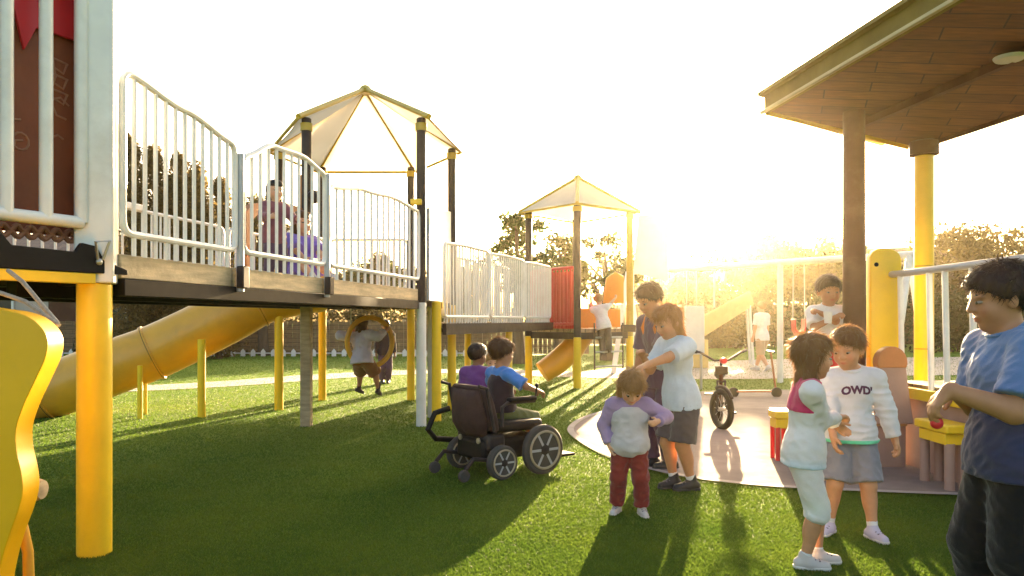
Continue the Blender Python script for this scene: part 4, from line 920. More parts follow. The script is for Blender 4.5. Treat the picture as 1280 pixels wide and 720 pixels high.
def cloth(name, col, zone=None, trans=.0, weave=420):
    """zone: list of (height, colour) dyed bands in the garment"""
    m, nt, b, out = _nt(name); n = _noise(nt, 9, 5, .65); src = None
    if zone:
        tc = nt.nodes.new('ShaderNodeTexCoord'); sx = nt.nodes.new('ShaderNodeSeparateXYZ'); nt.links.new(tc.outputs['Object'], sx.inputs[0])
        z0, z1 = zone[0][0], zone[-1][0]; mr = nt.nodes.new('ShaderNodeMapRange'); mr.inputs['From Min'].default_value = z0; mr.inputs['From Max'].default_value = z1
        nt.links.new(sx.outputs['Z'], mr.inputs['Value']); src = _ramp(nt, mr.outputs['Result'], [((z-z0)/(z1-z0), c) for z, c in zone]).outputs['Color']
        r = _ramp(nt, n.outputs['Fac'], [(.3, (.9,.9,.9)), (.7, (1.06,1.06,1.06))])
        mx = nt.nodes.new('ShaderNodeMix'); mx.data_type = 'RGBA'; mx.blend_type = 'MULTIPLY'; mx.inputs[0].default_value = 1
        nt.links.new(src, mx.inputs[6]); nt.links.new(r.outputs['Color'], mx.inputs[7]); src = mx.outputs[2]
    else: src = _ramp(nt, n.outputs['Fac'], [(.3, sc(col,.88)), (.7, sc(col,1.1))]).outputs['Color']
    nt.links.new(src, b.inputs['Base Color']); b.inputs['Roughness'].default_value = .88; b.inputs['Specular IOR Level'].default_value = .2; b.inputs['Sheen Weight'].default_value = .25
    w1 = _noise(nt, weave, 2); w2 = _noise(nt, 28, 4, .6); ad = nt.nodes.new('ShaderNodeMath'); ad.operation = 'MULTIPLY_ADD'; ad.inputs[1].default_value = 2.2
    nt.links.new(w2.outputs['Fac'], ad.inputs[0]); nt.links.new(w1.outputs['Fac'], ad.inputs[2])
    bp = nt.nodes.new('ShaderNodeBump'); bp.inputs['Strength'].default_value = .35; bp.inputs['Distance'].default_value = .006; nt.links.new(ad.outputs[0], bp.inputs['Height']); nt.links.new(bp.outputs['Normal'], b.inputs['Normal'])
    if trans:
        t = nt.nodes.new('ShaderNodeBsdfTranslucent'); nt.links.new(src, t.inputs['Color']); mx = nt.nodes.new('ShaderNodeMixShader'); mx.inputs[0].default_value = trans
        nt.links.new(b.outputs[0], mx.inputs[1]); nt.links.new(t.outputs[0], mx.inputs[2]); nt.links.new(mx.outputs[0], out.inputs['Surface'])
    return m
SK = {'fair': skin_mat('skin_fair', (.62,.35,.21)), 'warm': skin_mat('skin_warm', (.54,.27,.14)), 'tan': skin_mat('skin_tan', (.40,.19,.095)), 'brown': skin_mat('skin_brown', (.22,.115,.065))}
HR = {'golden': hair_mat('hair_golden', (.34,.19,.07)), 'mid': hair_mat('hair_mid_brown', (.21,.10,.036)), 'brown': hair_mat('hair_brown', (.10,.048,.02)), 'light': hair_mat('hair_light_brown', (.22,.115,.045)), 'dark': hair_mat('hair_dark', (.018,.011,.008)), 'blond': hair_mat('hair_blond', (.40,.24,.10)), 'auburn': hair_mat('hair_auburn', (.30,.13,.04))}
M['eye_white'] = P('eye_white', (.27,.24,.22), .2, var=.03); M['iris'] = P('iris', (.03,.018,.01), .12, var=.05); M['sole'] = P('rubber_sole', (.6,.58,.54), .7, var=.08)
M['sole_dark'] = P('dark_rubber_sole', (.05,.05,.05), .7)
def euler_m(yaw, pitch, roll=0):     # columns right, forward, up; yaw>0 turns to the person's left, pitch>0 looks down
    return np.array(Matrix.Rotation(yaw,3,'Z') @ Matrix.Rotation(-pitch,3,'X') @ Matrix.Rotation(roll,3,'Y'))
def ik(a, t, l1, l2, pole):
    a, t = A3(a), A3(t); d = t-a; L = np.linalg.norm(d); mx = (l1+l2)*.998
    if L > mx: t = a+d/L*mx; L = mx
    L = max(L, abs(l1-l2)+1e-3); u = (t-a)/np.linalg.norm(t-a); c = (l1*l1+L*L-l2*l2)/(2*L); hgt = math.sqrt(max(l1*l1-c*c, 0))
    p = A3(pole)-u*(A3(pole)@u); p = nrm(p); return a+u*c+p*hgt, t

def person(label, pos, H, face, skin='warm', hair=('brown','short'), heads=5.9, w=1.0, h=.006, group=None, z0=0.0, hip=None, hipy=0.0, lean=.03, side=0.0, twist=0.0,
           head=(0,0,0), feet=((.055,0),(-.055,0)), ankle_z=(None,None), foot_yaw=(.15,-.15), hands=(None,None), hand_dir=(None,None), palm=(None,None), curl=(.45,.45), elbow=None,
           knee=None, top=None, bottom=None, shoes=None, foot_pitch=(0,0), armf=1.0, legf=1.0, face_detail=True):
    """feet, hands, ... are (right, left) in the person's own frame (x right, y forward); hands may be Vectors of the place"""
    seed = int(H*1000)+len(label)*7
    yaw = math.atan2(-face[0], face[1]); loc = Vector((pos[0], pos[1], z0)); MW = Matrix.Translation(loc) @ Matrix.Rotation(yaw, 4, 'Z'); inv = MW.inverted()
    loc3 = lambda v: A3(inv @ v) if isinstance(v, Vector) else A3(v)
    hh = H/heads; legu, legl = .221*H*legf, .203*H*legf; hz = hip if hip is not None else .47*H
    Pv = A3((0, hipy, hz)); TM = np.array(Matrix.Rotation(side,3,'Y') @ Matrix.Rotation(-lean,3,'X')); TR, TF, TU = TM[:,0], TM[:,1], TM[:,2]
    TMs = np.array(Matrix.Rotation(side,3,'Y') @ Matrix.Rotation(-lean,3,'X') @ Matrix.Rotation(twist,3,'Z')); SR, SF = TMs[:,0], TMs[:,1]
    tor = H-hh-.05*H-.47*H; S = Pv+TU*tor; sw = .108*H*w**.5; hm = TM @ euler_m(*head) if len(head) == 3 else TM
    HMx = np.array(Matrix.Rotation(side*.3,3,'Y')) @ euler_m(*head); HR_, HF, HU = HMx[:,0], HMx[:,1], HMx[:,2]
    nb = S+TU*.035*H; Hc = nb+TU*.018*H+HU*hh*.44+HF*.012*H; hp = lambda a,b,c: Hc+(HR_*a+HF*b+HU*c)*hh
    # joints
    hipj = [Pv+TR*.05*H*s-TU*.012*H for s in (1,-1)]; ank = []; kn = []
    for i in (0,1):
        az = ankle_z[i] if ankle_z[i] is not None else .046*H
        f_ = feet[i]; tgt = loc3(f_) if isinstance(f_, Vector) else A3((f_[0], f_[1], az))
        kp = knee[i] if knee else (.12*(1 if i == 0 else -1), 1, .1); k_, a_ = ik(hipj[i], tgt, legu, legl, kp); kn.append(k_); ank.append(a_)
    shj = [S+SR*sw*s-TU*.012*H for s in (1,-1)]; elb = []; wr = []; ua, fa = .158*H*armf, .138*H*armf
    for i in (0,1):
        sg = 1 if i == 0 else -1
        tg = loc3(hands[i]) if hands[i] is not None else shj[i]+A3((.035*H*sg, .035*H, -(ua+fa)*.985))
        e_, w_ = ik(shj[i], tg, ua, fa, (elbow[i] if elbow and elbow[i] is not None else (.35*sg, -.8, -.35))); elb.append(e_); wr.append(w_)
    # ---- body
    B = Blob(h); kb = .035*H
    B.ell(Pv+TU*.02*H, (.084*H*w,.062*H*w,.068*H), TM, kb).ell(Pv+TU*.10*H+TF*.006*H, (.076*H*w,.058*H*w,.09*H), TM, kb).ell(S-TU*.085*H, (.09*H*w,.06*H*w,.11*H), TMs, kb)
    B.cap(shj[1], shj[0], .033*H, k=kb); 
    for s in (1,-1): B.cap(nb, S+SR*sw*.75*s, .026*H, .028*H, k=.03*H)
    B.cap(S-TU*.01*H, Hc-HU*hh*.22-HF*hh*.06, .034*H*w**.5, .031*H*w**.5, k=.02*H)
    tips = [None, None]
    for i in (0,1):
        sg = 1 if i == 0 else -1
        B.cap(hipj[i], kn[i], .054*H*w, .036*H*w, k=.02*H).cap(kn[i], ank[i], .034*H*w, .021*H*w**.5, k=.015*H)
        d = nrm(ank[i]-kn[i]); bk = nrm(np.cross(nrm(np.cross(d, kn[i]-hipj[i])+A3((1e-3,0,0))), d)); 
        bk = A3((0,-1,0))-d*(A3((0,-1,0))@d); bk = nrm(bk) if np.linalg.norm(bk) > .2 else A3((0,0,-1))
        B.ell(kn[i]+(ank[i]-kn[i])*.3+bk*.012*H, (.03*H*w,.03*H*w,.065*H), np.stack([nrm(np.cross(d,bk)), bk, -d], 1), .02*H)
        B.cap(shj[i], elb[i], .031*H*w, .024*H*w, k=.02*H).cap(elb[i], wr[i], .0255*H*w, .0165*H*w**.5, k=.012*H)
        # foot inside the shoe
        fy = foot_yaw[i]; fd = A3((-math.sin(fy), math.cos(fy), -math.tan(foot_pitch[i]))); fd = nrm(fd); B.cap(ank[i]+A3((0,0,-.022*H)), ank[i]+fd*.07*H+A3((0,0,-.028*H)), .018*H, .015*H, k=.012*H)
        # hand: palm, four unequal bent fingers, thumb from the side of the palm
        fo = nrm(wr[i]-elb[i]); hd = nrm(loc3(hand_dir[i])-A3((0,0,0))) if hand_dir[i] is not None else fo
        pn = A3(palm[i]) if palm[i] is not None else A3((-sg, .15, 0)); pn = nrm(pn-hd*(pn@hd)); wd = nrm(np.cross(hd, pn))*sg   # wd points to the thumb side
        PM = np.stack([wd, hd, pn], 1); W0 = wr[i]
        B.ell(W0+hd*.03*H, (.022*H,.034*H,.0115*H), PM, .010*H); B.cap(W0-hd*.004*H, W0+hd*.02*H, .0155*H, .014*H, k=.01*H)
        c = curl[i]; rf = .0072*H
        for q, (off, ln, bs) in enumerate(((.0165,.038,.053),(.0058,.043,.056),(-.0052,.040,.054),(-.0155,.031,.049))):
            b0 = W0+hd*bs*.62*H+wd*off*.8*H; b1 = W0+hd*bs*H+wd*off*H; cc = c*(1+.12*q)
            d1 = hd*math.cos(cc*.8)+pn*math.sin(cc*.8)+wd*off*2.2; d2 = hd*math.cos(cc*2.0)+pn*math.sin(cc*2.0); d3 = hd*math.cos(cc*2.9)+pn*math.sin(cc*2.9)
            if q == 1: tips[i] = b1+nrm(d1)*ln*.45*H+d2*ln*.32*H+pn*.016*H
            m1 = b1+nrm(d1)*ln*.45*H; m2 = m1+d2*ln*.32*H; m3 = m2+d3*ln*.25*H
            B.cap(b0, b1, rf*1.05, rf*1.08, k=.004*H).cap(b1, m1, rf*1.05, rf, k=.0025*H).cap(m1, m2, rf, rf*.94, k=.0025*H).cap(m2, m3, rf*.93, rf*.8, k=.002*H)
        t0 = W0+hd*.014*H+wd*.014*H+pn*.004*H; t1 = t0+nrm(hd*.65+wd*.62+pn*.35)*.024*H; t2 = t1+nrm(hd*.85+wd*.25+pn*.4)*.022*H
        B.cap(t0, t1, .0095*H, .0085*H, k=.006*H).cap(t1, t2, .0083*H, .0068*H, k=.003*H)
    # head with a face
    kh = .05*hh
    B.ell(hp(0,-.04,.12), (.355*hh,.42*hh,.38*hh), HMx, kh).ell(hp(0,.10,-.17), (.285*hh,.28*hh,.31*hh), HMx, .1*hh).ell(hp(0,.24,-.40), (.11*hh,.10*hh,.09*hh), HMx, .1*hh)
    for s in (1,-1):
        B.ell(hp(.155*s,.24,-.16), (.12*hh,.10*hh,.12*hh), HMx, .1*hh)                       # cheeks
        B.ell(hp(.14*s,.335,.085), (.13*hh,.05*hh,.035*hh), HMx, .05*hh)                     # brows
        B.ell(hp(.355*s,-.04,-.04), (.045*hh,.085*hh,.13*hh), HMx @ np.array(Matrix.Rotation(.35*s,3,'Z')), .03*hh)   # ears
    B.cap(hp(0,.375,.04), hp(0,.445,-.11), .04*hh, .052*hh, k=.05*hh)
    for s in (1,-1): B.ell(hp(.055*s,.40,-.125), (.04*hh,.045*hh,.035*hh), HMx, .03*hh)
    B.ell(hp(0,.365,-.245), (.105*hh,.045*hh,.026*hh), HMx, .02*hh).ell(hp(0,.36,-.295), (.085*hh,.045*hh,.028*hh), HMx, .02*hh)
    for s in (1,-1): B.hole(hp(.15*s,.408,-.004), (.066*hh,.055*hh,.024*hh), HMx)
    V, F = B.mesh(); o = np_mesh('person', V, F, SK[skin]); o.matrix_world = MW
    q = (V-Hc)/hh; lx, ly, lz = q@HR_, q@HF, q@HU; T_ = np.ones((len(V), 4), np.float32)
    m = np.clip(1.25-np.sqrt((lx/.10)**2+((lz+.27)/.05)**2), 0, 1)*(ly > .3); T_[:,1] -= m*.42; T_[:,2] -= m*.35
    m = np.clip(1-np.sqrt(((np.abs(lx)-.19)/.13)**2+((lz+.15)/.13)**2), 0, 1)*(ly > .1)*(np.abs(lz) < .5); T_[:,1] -= m*.16; T_[:,2] -= m*.14
    a = o.data.attributes.new('tint', 'FLOAT_COLOR', 'POINT'); a.data.foreach_set('color', T_.ravel())
    tag(o, label, 'person', group)
    def part(name, blob, mat, parent=None, verts=None):
        V, F = blob.mesh(); c = np_mesh(name, V, F, mat); c.parent = parent or o; return c
    # eyes and eyebrows
    if face_detail:
        for s in (1,-1):
            e = Blob(max(.0022, hh*.014)).ell(hp(.15*s,.335,.0), (.054*hh,.062*hh,.026*hh), HMx, .001); ey = part('eye', e, M['eye_white'])
            gd = hp(.148*s,.386,-.004); part('iris', Blob(max(.0018, hh*.010)).ell(gd, (.036*hh,.017*hh,.029*hh), HMx, .001), M['iris'], ey)
            part('eyebrow', Blob(max(.0022, hh*.014)).cap(hp(.075*s,.380,.103), hp(.16*s,.372,.120), .010*hh, .011*hh, k=.004).cap(hp(.16*s,.372,.120), hp(.23*s,.322,.100), .011*hh, .005*hh, k=.004), HR[hair[0] if hair[0] in ('dark','mid','light') else 'brown'])
    # ---- hair
    hc, style = hair; hb = Blob(max(.0035, h*.8)); vol = .055 if style != 'bald' else 0
    hb.ell(hp(0,-.06,.15), ((.355+vol)*hh,(.42+vol)*hh,(.38+vol)*hh), HMx, .05*hh)
    if style in ('short', 'thick'):
        hb.ell(hp(0,.16,.36), (.27*hh,.26*hh,.15*hh), HMx, .1*hh)
        if style == 'thick': hb.ell(hp(0,-.12,.22), (.41*hh,.45*hh,.40*hh), HMx, .1*hh)
        pf = hp(0,.36,.235); pb = hp(0,-.42,-.30)
        pl = nrm(-(HU*1.0-HF*.68)); p0 = Hc+HU*hh*(-.03); 
        hb.cut(lambda x,y,z: np.minimum((x-p0[0])*pl[0]+(y-p0[1])*pl[1]+(z-p0[2])*pl[2], 1))
    else:
        L = {'bob': .56, 'long': .75}[style]
        for s in (1,-1,0):
            hb.cap(hp(.22*s,-.12,.05), hp(.25*s,-.14-(.1 if s == 0 else 0),-L), .19*hh, .14*hh, k=.09*hh)
        hb.ell(hp(0,.14,.36), (.28*hh,.27*hh,.15*hh), HMx, .1*hh)
        # open the face: keep behind a plane through the ears below the fringe
        def fcut(x,y,z):
            u = (x-Hc[0])*HU[0]+(y-Hc[1])*HU[1]+(z-Hc[2])*HU[2]; f = (x-Hc[0])*HF[0]+(y-Hc[1])*HF[1]+(z-Hc[2])*HF[2]; r_ = np.abs((x-Hc[0])*HR_[0]+(y-Hc[1])*HR_[1]+(z-Hc[2])*HR_[2])
            return np.minimum(f-.10*hh-.0*r_, (.17*hh+.15*r_)-u)
        hb.cut(fcut)
    hb.fold = (.003+.018*hh, .15*hh, seed, (1,1,.3))
    V, F = hb.mesh(); g = np.random.default_rng(seed)
    if h < .0075:                                        # loose strands, so that the outline is not a shell
        fn = np.cross(V[F[:,1]]-V[F[:,0]], V[F[:,2]]-V[F[:,0]]); fn /= np.linalg.norm(fn, axis=1)[:,None]+1e-9; c = V[F].mean(1)
        q = (c-Hc)/hh; ok = np.where((np.linalg.norm(q-A3((0,0,0)), axis=1) > .36) & (((q@HF) < .3) | ((q@HU) > .22)))[0]
        ns = 3600; pk = g.choice(ok, ns); base = c[pk]; nn = fn[pk]; fl = nrm(-HU*.8-HF*.15) if style != 'short' else nrm(-HU*.5-HF*.5)
        crown = hp(0,-.15,.5); dr = (base-crown); dr -= nn*(dr*nn).sum(1)[:,None]; dr /= np.linalg.norm(dr, axis=1)[:,None]+1e-9
        dr = dr+g.normal(size=(ns,3))*.13+nn*g.uniform(-.02,.20,ns)[:,None]; dr /= np.linalg.norm(dr, axis=1)[:,None]
        ln = hh*(g.uniform(.12,.26,ns) if style in ('bob','long') else g.uniform(.08,.17,ns))[:,None]; sdv = np.cross(dr, nn); sdv /= np.linalg.norm(sdv, axis=1)[:,None]+1e-9; wv = sdv*.0011
        b0 = base-nn*.002; mid = b0+dr*ln*.5+nn*.001; tip = b0+dr*ln-nn*(.10*ln)
        SV = np.stack([b0-wv*1.4, b0+wv*1.4, mid+wv, tip+wv*.2, tip-wv*.2, mid-wv], 1).reshape(-1,3); k = np.arange(ns)*6+len(V)
        F = np.concatenate([F, np.stack([k,k+1,k+2,k+5],1), np.stack([k+5,k+2,k+3,k+4],1)]); V = np.concatenate([V, SV])
    hr = np_mesh('hair', V, F, HR[hc]); hr.parent = o
    # ---- clothes
    if bottom:
        bt = Blob(h); e = bottom.get('e', .012); ln = bottom['len']                            # length in thigh+shank units: 1 = knee, 2 = ankle
        bt.ell(Pv+TU*.02*H, (.084*H*w+e,.062*H*w+e,.07*H+e), TM, kb).ell(Pv+TU*.09*H, (.077*H*w+e,.058*H*w+e,.06*H), TM, kb)
        fl = bottom.get('flare', .012)
        for i in (0,1):
            a, k_, n_ = hipj[i], kn[i], ank[i]; ce = a+(k_-a)*ln if ln <= 1 else k_+(n_-k_)*(ln-1); bt.bands.append((ce, nrm(k_-a) if ln <= 1 else nrm(n_-k_), .019, .0026, .10))
            if ln <= 1: bt.cap(a, a+(k_-a)*ln, .056*H*w+e, .046*H*w+e+fl, k=.02*H, flat=1)
            else: bt.cap(a, k_, .055*H*w+e, .039*H*w+e+fl*.4, k=.02*H).cap(k_, k_+(n_-k_)*(ln-1), .037*H*w+e+fl*.4, (.037+(.024-.037)*(ln-1))*H*w+e+fl, k=.012*H, flat=1)
        bt.plane(Pv+TU*.105*H, TU); bt.fold = (bottom.get('fold', .005), .07, seed+3, (1,1,1.2)); part(bottom.get('name', 'trousers'), bt, bottom['mat'])
    if top:
        tp = Blob(h); e = top.get('e', .013); hem = top.get('hem', -.03)
        tp.ell(Pv+TU*.09*H+TF*.004*H, (.082*H*w+e,.062*H*w+e,.10*H), TM, kb).ell(S-TU*.085*H, (.092*H*w+e,.061*H*w+e,.112*H), TMs, kb).cap(shj[1], shj[0], .034*H+e*.8, k=kb)
        tp.ell(Pv+TU*.02*H, (.09*H*w+e*1.2+.006,.068*H*w+e*1.3+.008,.09*H), TM, kb); lo_ = Pv+TU*hem*H
        tp.cap(Pv+TU*.06*H-TR*.035*H, lo_-TR*.035*H, .055*H*w+e, .058*H*w+e*1.4+.008, k=.03*H).cap(Pv+TU*.06*H+TR*.035*H, lo_+TR*.035*H, .055*H*w+e, .058*H*w+e*1.4+.008, k=.03*H)
        for s in (1,-1): tp.cap(nb-TU*.01*H, S+SR*sw*.75*s, .026*H+e*.6, .028*H+e*.6, k=.03*H)
        tp.plane(lo_, -TU); tp.bands.append((lo_, TU, .019, .0028, .35))
        # neck opening
        nc = nb+TU*.012*H+TF*.012*H; ndir = nrm(TU+TF*.45); tp.plane(nc, ndir)
        tp.fold = (top.get('fold', .0048), top.get('wl', .075), seed+9, (1,1,1.3)); sl = top.get('sleeve', .7)
        tp_s = []
        for i in (0,1):
            s_ = sl[i] if isinstance(sl, tuple) else sl
            if s_ <= 0: continue
            ce = shj[i]+(elb[i]-shj[i])*s_ if s_ <= 1 else elb[i]+(wr[i]-elb[i])*(s_-1); tp.bands.append((ce, nrm(elb[i]-shj[i]) if s_ <= 1 else nrm(wr[i]-elb[i]), .017, .0028, .075))
            if s_ <= 1: tp.cap(shj[i], shj[i]+(elb[i]-shj[i])*s_, .033*H*w+e, .031*H*w+e*1.5, k=.025*H, flat=1)
            else: tp.cap(shj[i], elb[i], .033*H*w+e, .027*H*w+e*1.1, k=.025*H).cap(elb[i], elb[i]+(wr[i]-elb[i])*(s_-1), .0275*H*w+e*1.1, .019*H*w+e*.9, k=.012*H, flat=1)
        sh = part(top.get('name', 'shirt'), tp, top['mat'])
        if top.get('collar') is not None:
            cb = Blob(min(h,.005)); n = 20; pts = [nc-ndir*.006+(SR*math.cos(a_)*(.040*H+e*.5)+nrm(np.cross(ndir,SR))*math.sin(a_)*(.038*H+e*.5)) for a_ in np.linspace(0,2*math.pi,n+1)]
            for a_, b_ in zip(pts[:-1], pts[1:]): cb.cap(a_, b_, .007, k=.004)
            cl = part('collar', cb, top['collar']); cl.parent = sh
        if top.get('yoke') is not None:                                                      # coloured shoulder piece, a layer over the shirt
            yb = Blob(h); ee = e+.006
            yb.ell(S-TU*.085*H, (.092*H*w+ee,.061*H*w+ee,.112*H), TMs, kb).cap(shj[1], shj[0], .034*H+ee*.8, k=kb)
            for s in (1,-1): yb.cap(nb-TU*.01*H, S+SR*sw*.75*s, .026*H+ee*.6, .028*H+ee*.6, k=.03*H)
            yb.plane(nc+ndir*.004, ndir).plane(S-TU*.10*H, -TU)
            for i in (0,1): sg = 1 if i == 0 else -1; yb.plane(shj[i]+SR*sg*.012*H, SR*sg)
            yb.fold = (top.get('fold', .0048), top.get('wl', .075), seed+9, (1,1,1.3)); y_ = part('yoke', yb, top['yoke']); y_.parent = sh
        if top.get('vest') is not None:
            vb = Blob(h); ee = e+.014
            vb.ell(Pv+TU*.09*H+TF*.004*H, (.084*H*w+ee,.066*H*w+ee,.11*H), TM, kb).ell(S-TU*.085*H, (.092*H*w+ee,.061*H*w+ee,.105*H), TMs, kb).ell(Pv+TU*.0*H, (.09*H*w+ee+.01,.075*H*w+ee+.016,.11*H), TM, kb)
            vb.plane(S-TU*.012*H, TU).plane(Pv-TU*(top.get('vest_hem', .06))*H, -TU)
            vb.fold = (.006, .08, seed+21); part(top.get('vest_name', 'vest'), vb, top['vest'])
    if shoes:
        for i in (0,1):
            sb = Blob(min(h, .0055)); fy = foot_yaw[i]; pt_ = foot_pitch[i]; fd = nrm((-math.sin(fy)*math.cos(pt_), math.cos(fy)*math.cos(pt_), -math.sin(pt_))); rt = nrm(np.cross(fd,(0,0,1))); up = np.cross(rt, fd); a_ = ank[i]; bz = -.046*H
            f = lambda a,b,c: a_+fd*a*H+rt*b*H+up*(c*H)
            sb.cap(f(-.022,0,-.022), f(.015,0,-.018), .026*H, .027*H, k=.015*H).cap(f(.02,0,-.024), f(.082,0,-.028), .026*H, .021*H, k=.02*H).cap(f(.0,0,-.01), f(0,0,shoes.get('up', .008)), .027*H, .026*H, k=.012*H)
            sb.plane(f(0,0,-.043), -up); s_ = part('shoe', sb, shoes['mat'])
            so_ = Blob(min(h, .005)); so_.cap(f(-.022,0,-.034), f(.08,0,-.034), .0285*H, .0255*H, k=.01*H); so_.plane(f(0,0,-.046), -up).plane(f(0,0,-.031), up); sl_ = part('sole', so_, shoes.get('sole', M['sole'])); sl_.parent = s_
            if h < .0075:
                lb = Blob(.003)
                for q_ in (.022,.040,.058): lb.cap(f(q_,-.014,.004-(q_-.02)*.28), f(q_,.014,.004-(q_-.02)*.28), .0038, k=.002)
                lc = part('lace', lb, shoes.get('lace', CL['lace'])); lc.parent = s_
            if shoes.get('sock') is not None:
                kb_ = Blob(min(h,.005)).cap(a_, a_+(kn[i]-a_)*shoes.get('sock_h', .22), .0225*H, .025*H, k=.005, flat=1); part('sock', kb_, shoes['sock'])
    o['_j'] = [float(x) for x in np.concatenate([S, Pv, Hc])]
    j = dict(S=S, P=Pv, Hc=Hc, hh=hh, TF=TF, TU=TU, TR=TR, MW=MW, wr=wr, elb=elb, hm=HMx, hp=hp, H=H, tips=tips); del o['_j']
    return o, j
def lettering(text, o, j, size, up, off, mat, name='lettering', rot=0):
    """raised print on the front of a shirt, laid on its surface"""
    sh = [c for c in o.children if c.name.startswith('shirt')][0]
    cu = bpy.data.curves.new(name, 'FONT'); cu.body = text; cu.size = size; cu.align_x = 'CENTER'; cu.align_y = 'CENTER'; cu.offset = size*.055; cu.resolution_u = 3
    t = bpy.data.objects.new('tmp', cu); C.objects.link(t); dg = bpy.context.evaluated_depsgraph_get(); me = bpy.data.meshes.new_from_object(t.evaluated_get(dg)); bpy.data.objects.remove(t); bpy.data.curves.remove(cu)
    import bmesh
    bm = bmesh.new(); bm.from_mesh(me); bmesh.ops.subdivide_edges(bm, edges=[e for e in bm.edges if e.calc_length() > size*.15], cuts=2); bm.to_mesh(me); bm.free()
    bv = BVHTree.FromPolygons([tuple(v.co) for v in sh.data.vertices], [tuple(p.vertices) for p in sh.data.polygons])
    c = j['P']+j['TU']*up; R_, U_, F_ = Vector(j['TR'])*-1, Vector(j['TU']), Vector(j['TF'])
    for v in me.vertices:
        # arch slightly with the neckline
        p = Vector(c)+R_*(v.co.x+off)+U_*(v.co.y-(v.co.x)**2*2.0)+F_*.5; h_ = bv.ray_cast(p, -F_, 1)
        v.co = (h_[0]+F_*.0018) if h_[0] else p
    me.materials.append(mat); l = bpy.data.objects.new(name, me); C.objects.link(l); l.parent = sh
    return l
CL['white'] = cloth('white_cotton', (.72,.70,.70)); CL['lettering'] = P('plum_print', (.10,.03,.07), .8)
CL['girl_top'] = cloth('dyed_girl_top', None, [(.43,(.40,.57,.70)),(.47,(.55,.66,.74)),(.52,(.76,.71,.69)),(.95,(.72,.70,.69))])
CL['magenta'] = cloth('magenta_cotton', (.62,.03,.14)); CL['girl_shorts'] = cloth('pastel_leggings', None, [(.2,(.68,.67,.70)),(.30,(.72,.71,.64)),(.40,(.78,.71,.68)),(.6,(.78,.73,.71))])
CL['boy_top'] = cloth('white_sweatshirt', None, [(.44,(.10,.62,.36)),(.512,(.14,.66,.40)),(.516,(.70,.67,.69)),(1.0,(.72,.69,.71))])
CL['grey'] = cloth('grey_denim', (.22,.22,.26)); CL['lilac_shoe'] = P('lilac_shoe', (.46,.43,.55), .6, var=.1); CL['white_shoe'] = P('white_shoe', (.52,.48,.46), .6, var=.1)
CL['blue_tee'] = cloth('blue_tee', (.10,.20,.40)); CL['navy'] = cloth('navy_knit', (.035,.045,.10)); CL['black'] = cloth('black_trousers', (.006,.005,.005))
CL['lilac'] = cloth('lilac_jacket', (.34,.25,.42)); CL['pale_grey'] = cloth('pale_grey_apron', (.50,.48,.49)); CL['maroon'] = cloth('maroon_trousers', (.20,.03,.02))
CL['pale_blue'] = cloth('pale_blue_tee', (.52,.62,.72)); CL['dark_grey'] = cloth('dark_grey_shorts', (.085,.075,.08)); CL['plum'] = cloth('plum_shirt', (.10,.06,.10)); CL['black_shoe'] = P('black_shoe', (.02,.02,.02), .5)
CL['orange'] = cloth('orange_cloth', (.62,.20,.04)); CL['peach'] = cloth('peach_shirt', (.60,.36,.20)); CL['bright_blue'] = cloth('bright_blue_shirt', (.06,.22,.62)); CL['dark_vest'] = cloth('dark_vest', (.035,.022,.028)); CL['olive'] = cloth('olive_shorts', (.16,.17,.06))
CL['purple'] = cloth('purple_shirt', (.14,.05,.24)); CL['red'] = cloth('red_shorts', (.60,.03,.03)); CL['tan'] = cloth('tan_shorts', (.48,.34,.22)); CL['brown'] = cloth('brown_shorts', (.24,.11,.04)); CL['dark_boot'] = P('dark_boot', (.04,.022,.018), .6)
CL['violet'] = cloth('violet_dress', (.20,.14,.55)); CL['rust'] = cloth('rust_coat', (.22,.08,.10))

p = gnd(1004,707)
girl, jg = person('girl with a brown bob and magenta collar touching the arm of the boy beside her', (p.x, p.y), 1.085, (.97,-.20), 'warm', ('mid','bob'), 5.5, 1.0, .0055, lean=.06, head=(.22,.08,0),
    feet=((.045,.0),(-.05,.07)), foot_yaw=(-.05,.12), hands=(at(1046,522,3.52), at(1054,540,3.74)), hand_dir=(None,None), palm=((-.4,.5,-.5),None), curl=(.35,.3), elbow=((.2,-.3,-1),(-.2,-.4,-1)),
    top=dict(mat=CL['girl_top'], sleeve=1.9, hem=-.035, e=.012, yoke=CL['magenta'], collar=CL['magenta']), bottom=dict(mat=CL['girl_shorts'], len=1.12, flare=.004, e=.009, name='leggings'), shoes=dict(mat=CL['white_shoe'], up=.012, sock=CL['white'], sock_h=.14))
p = gnd(1066,668)
boy, jb = person('boy in a white sweatshirt with plum print, green hem and grey shorts', (p.x, p.y+.03), 1.105, (-.18,-1), 'warm', ('mid','thick'), 5.5, 1.04, .0055, lean=.02, head=(-.62,.22,.05),
    feet=((.115,.03),(-.085,.10)), foot_yaw=(-.55,.35), hands=(at(1043,556,3.86), at(1119,551,3.93)), curl=(.4,.4), elbow=((.5,-.7,-.2),(-.6,-.6,-.2)),
    top=dict(mat=CL['boy_top'], sleeve=(1.62,1.93), hem=-.02, e=.017, fold=.006, collar=CL['white']), bottom=dict(mat=CL['grey'], len=.92, flare=.012, name='shorts'), shoes=dict(mat=CL['lilac_shoe'], sock=CL['white'], sock_h=.2))
lettering("OWD'", boy, jb, .056, .262, .014, CL['lettering'])
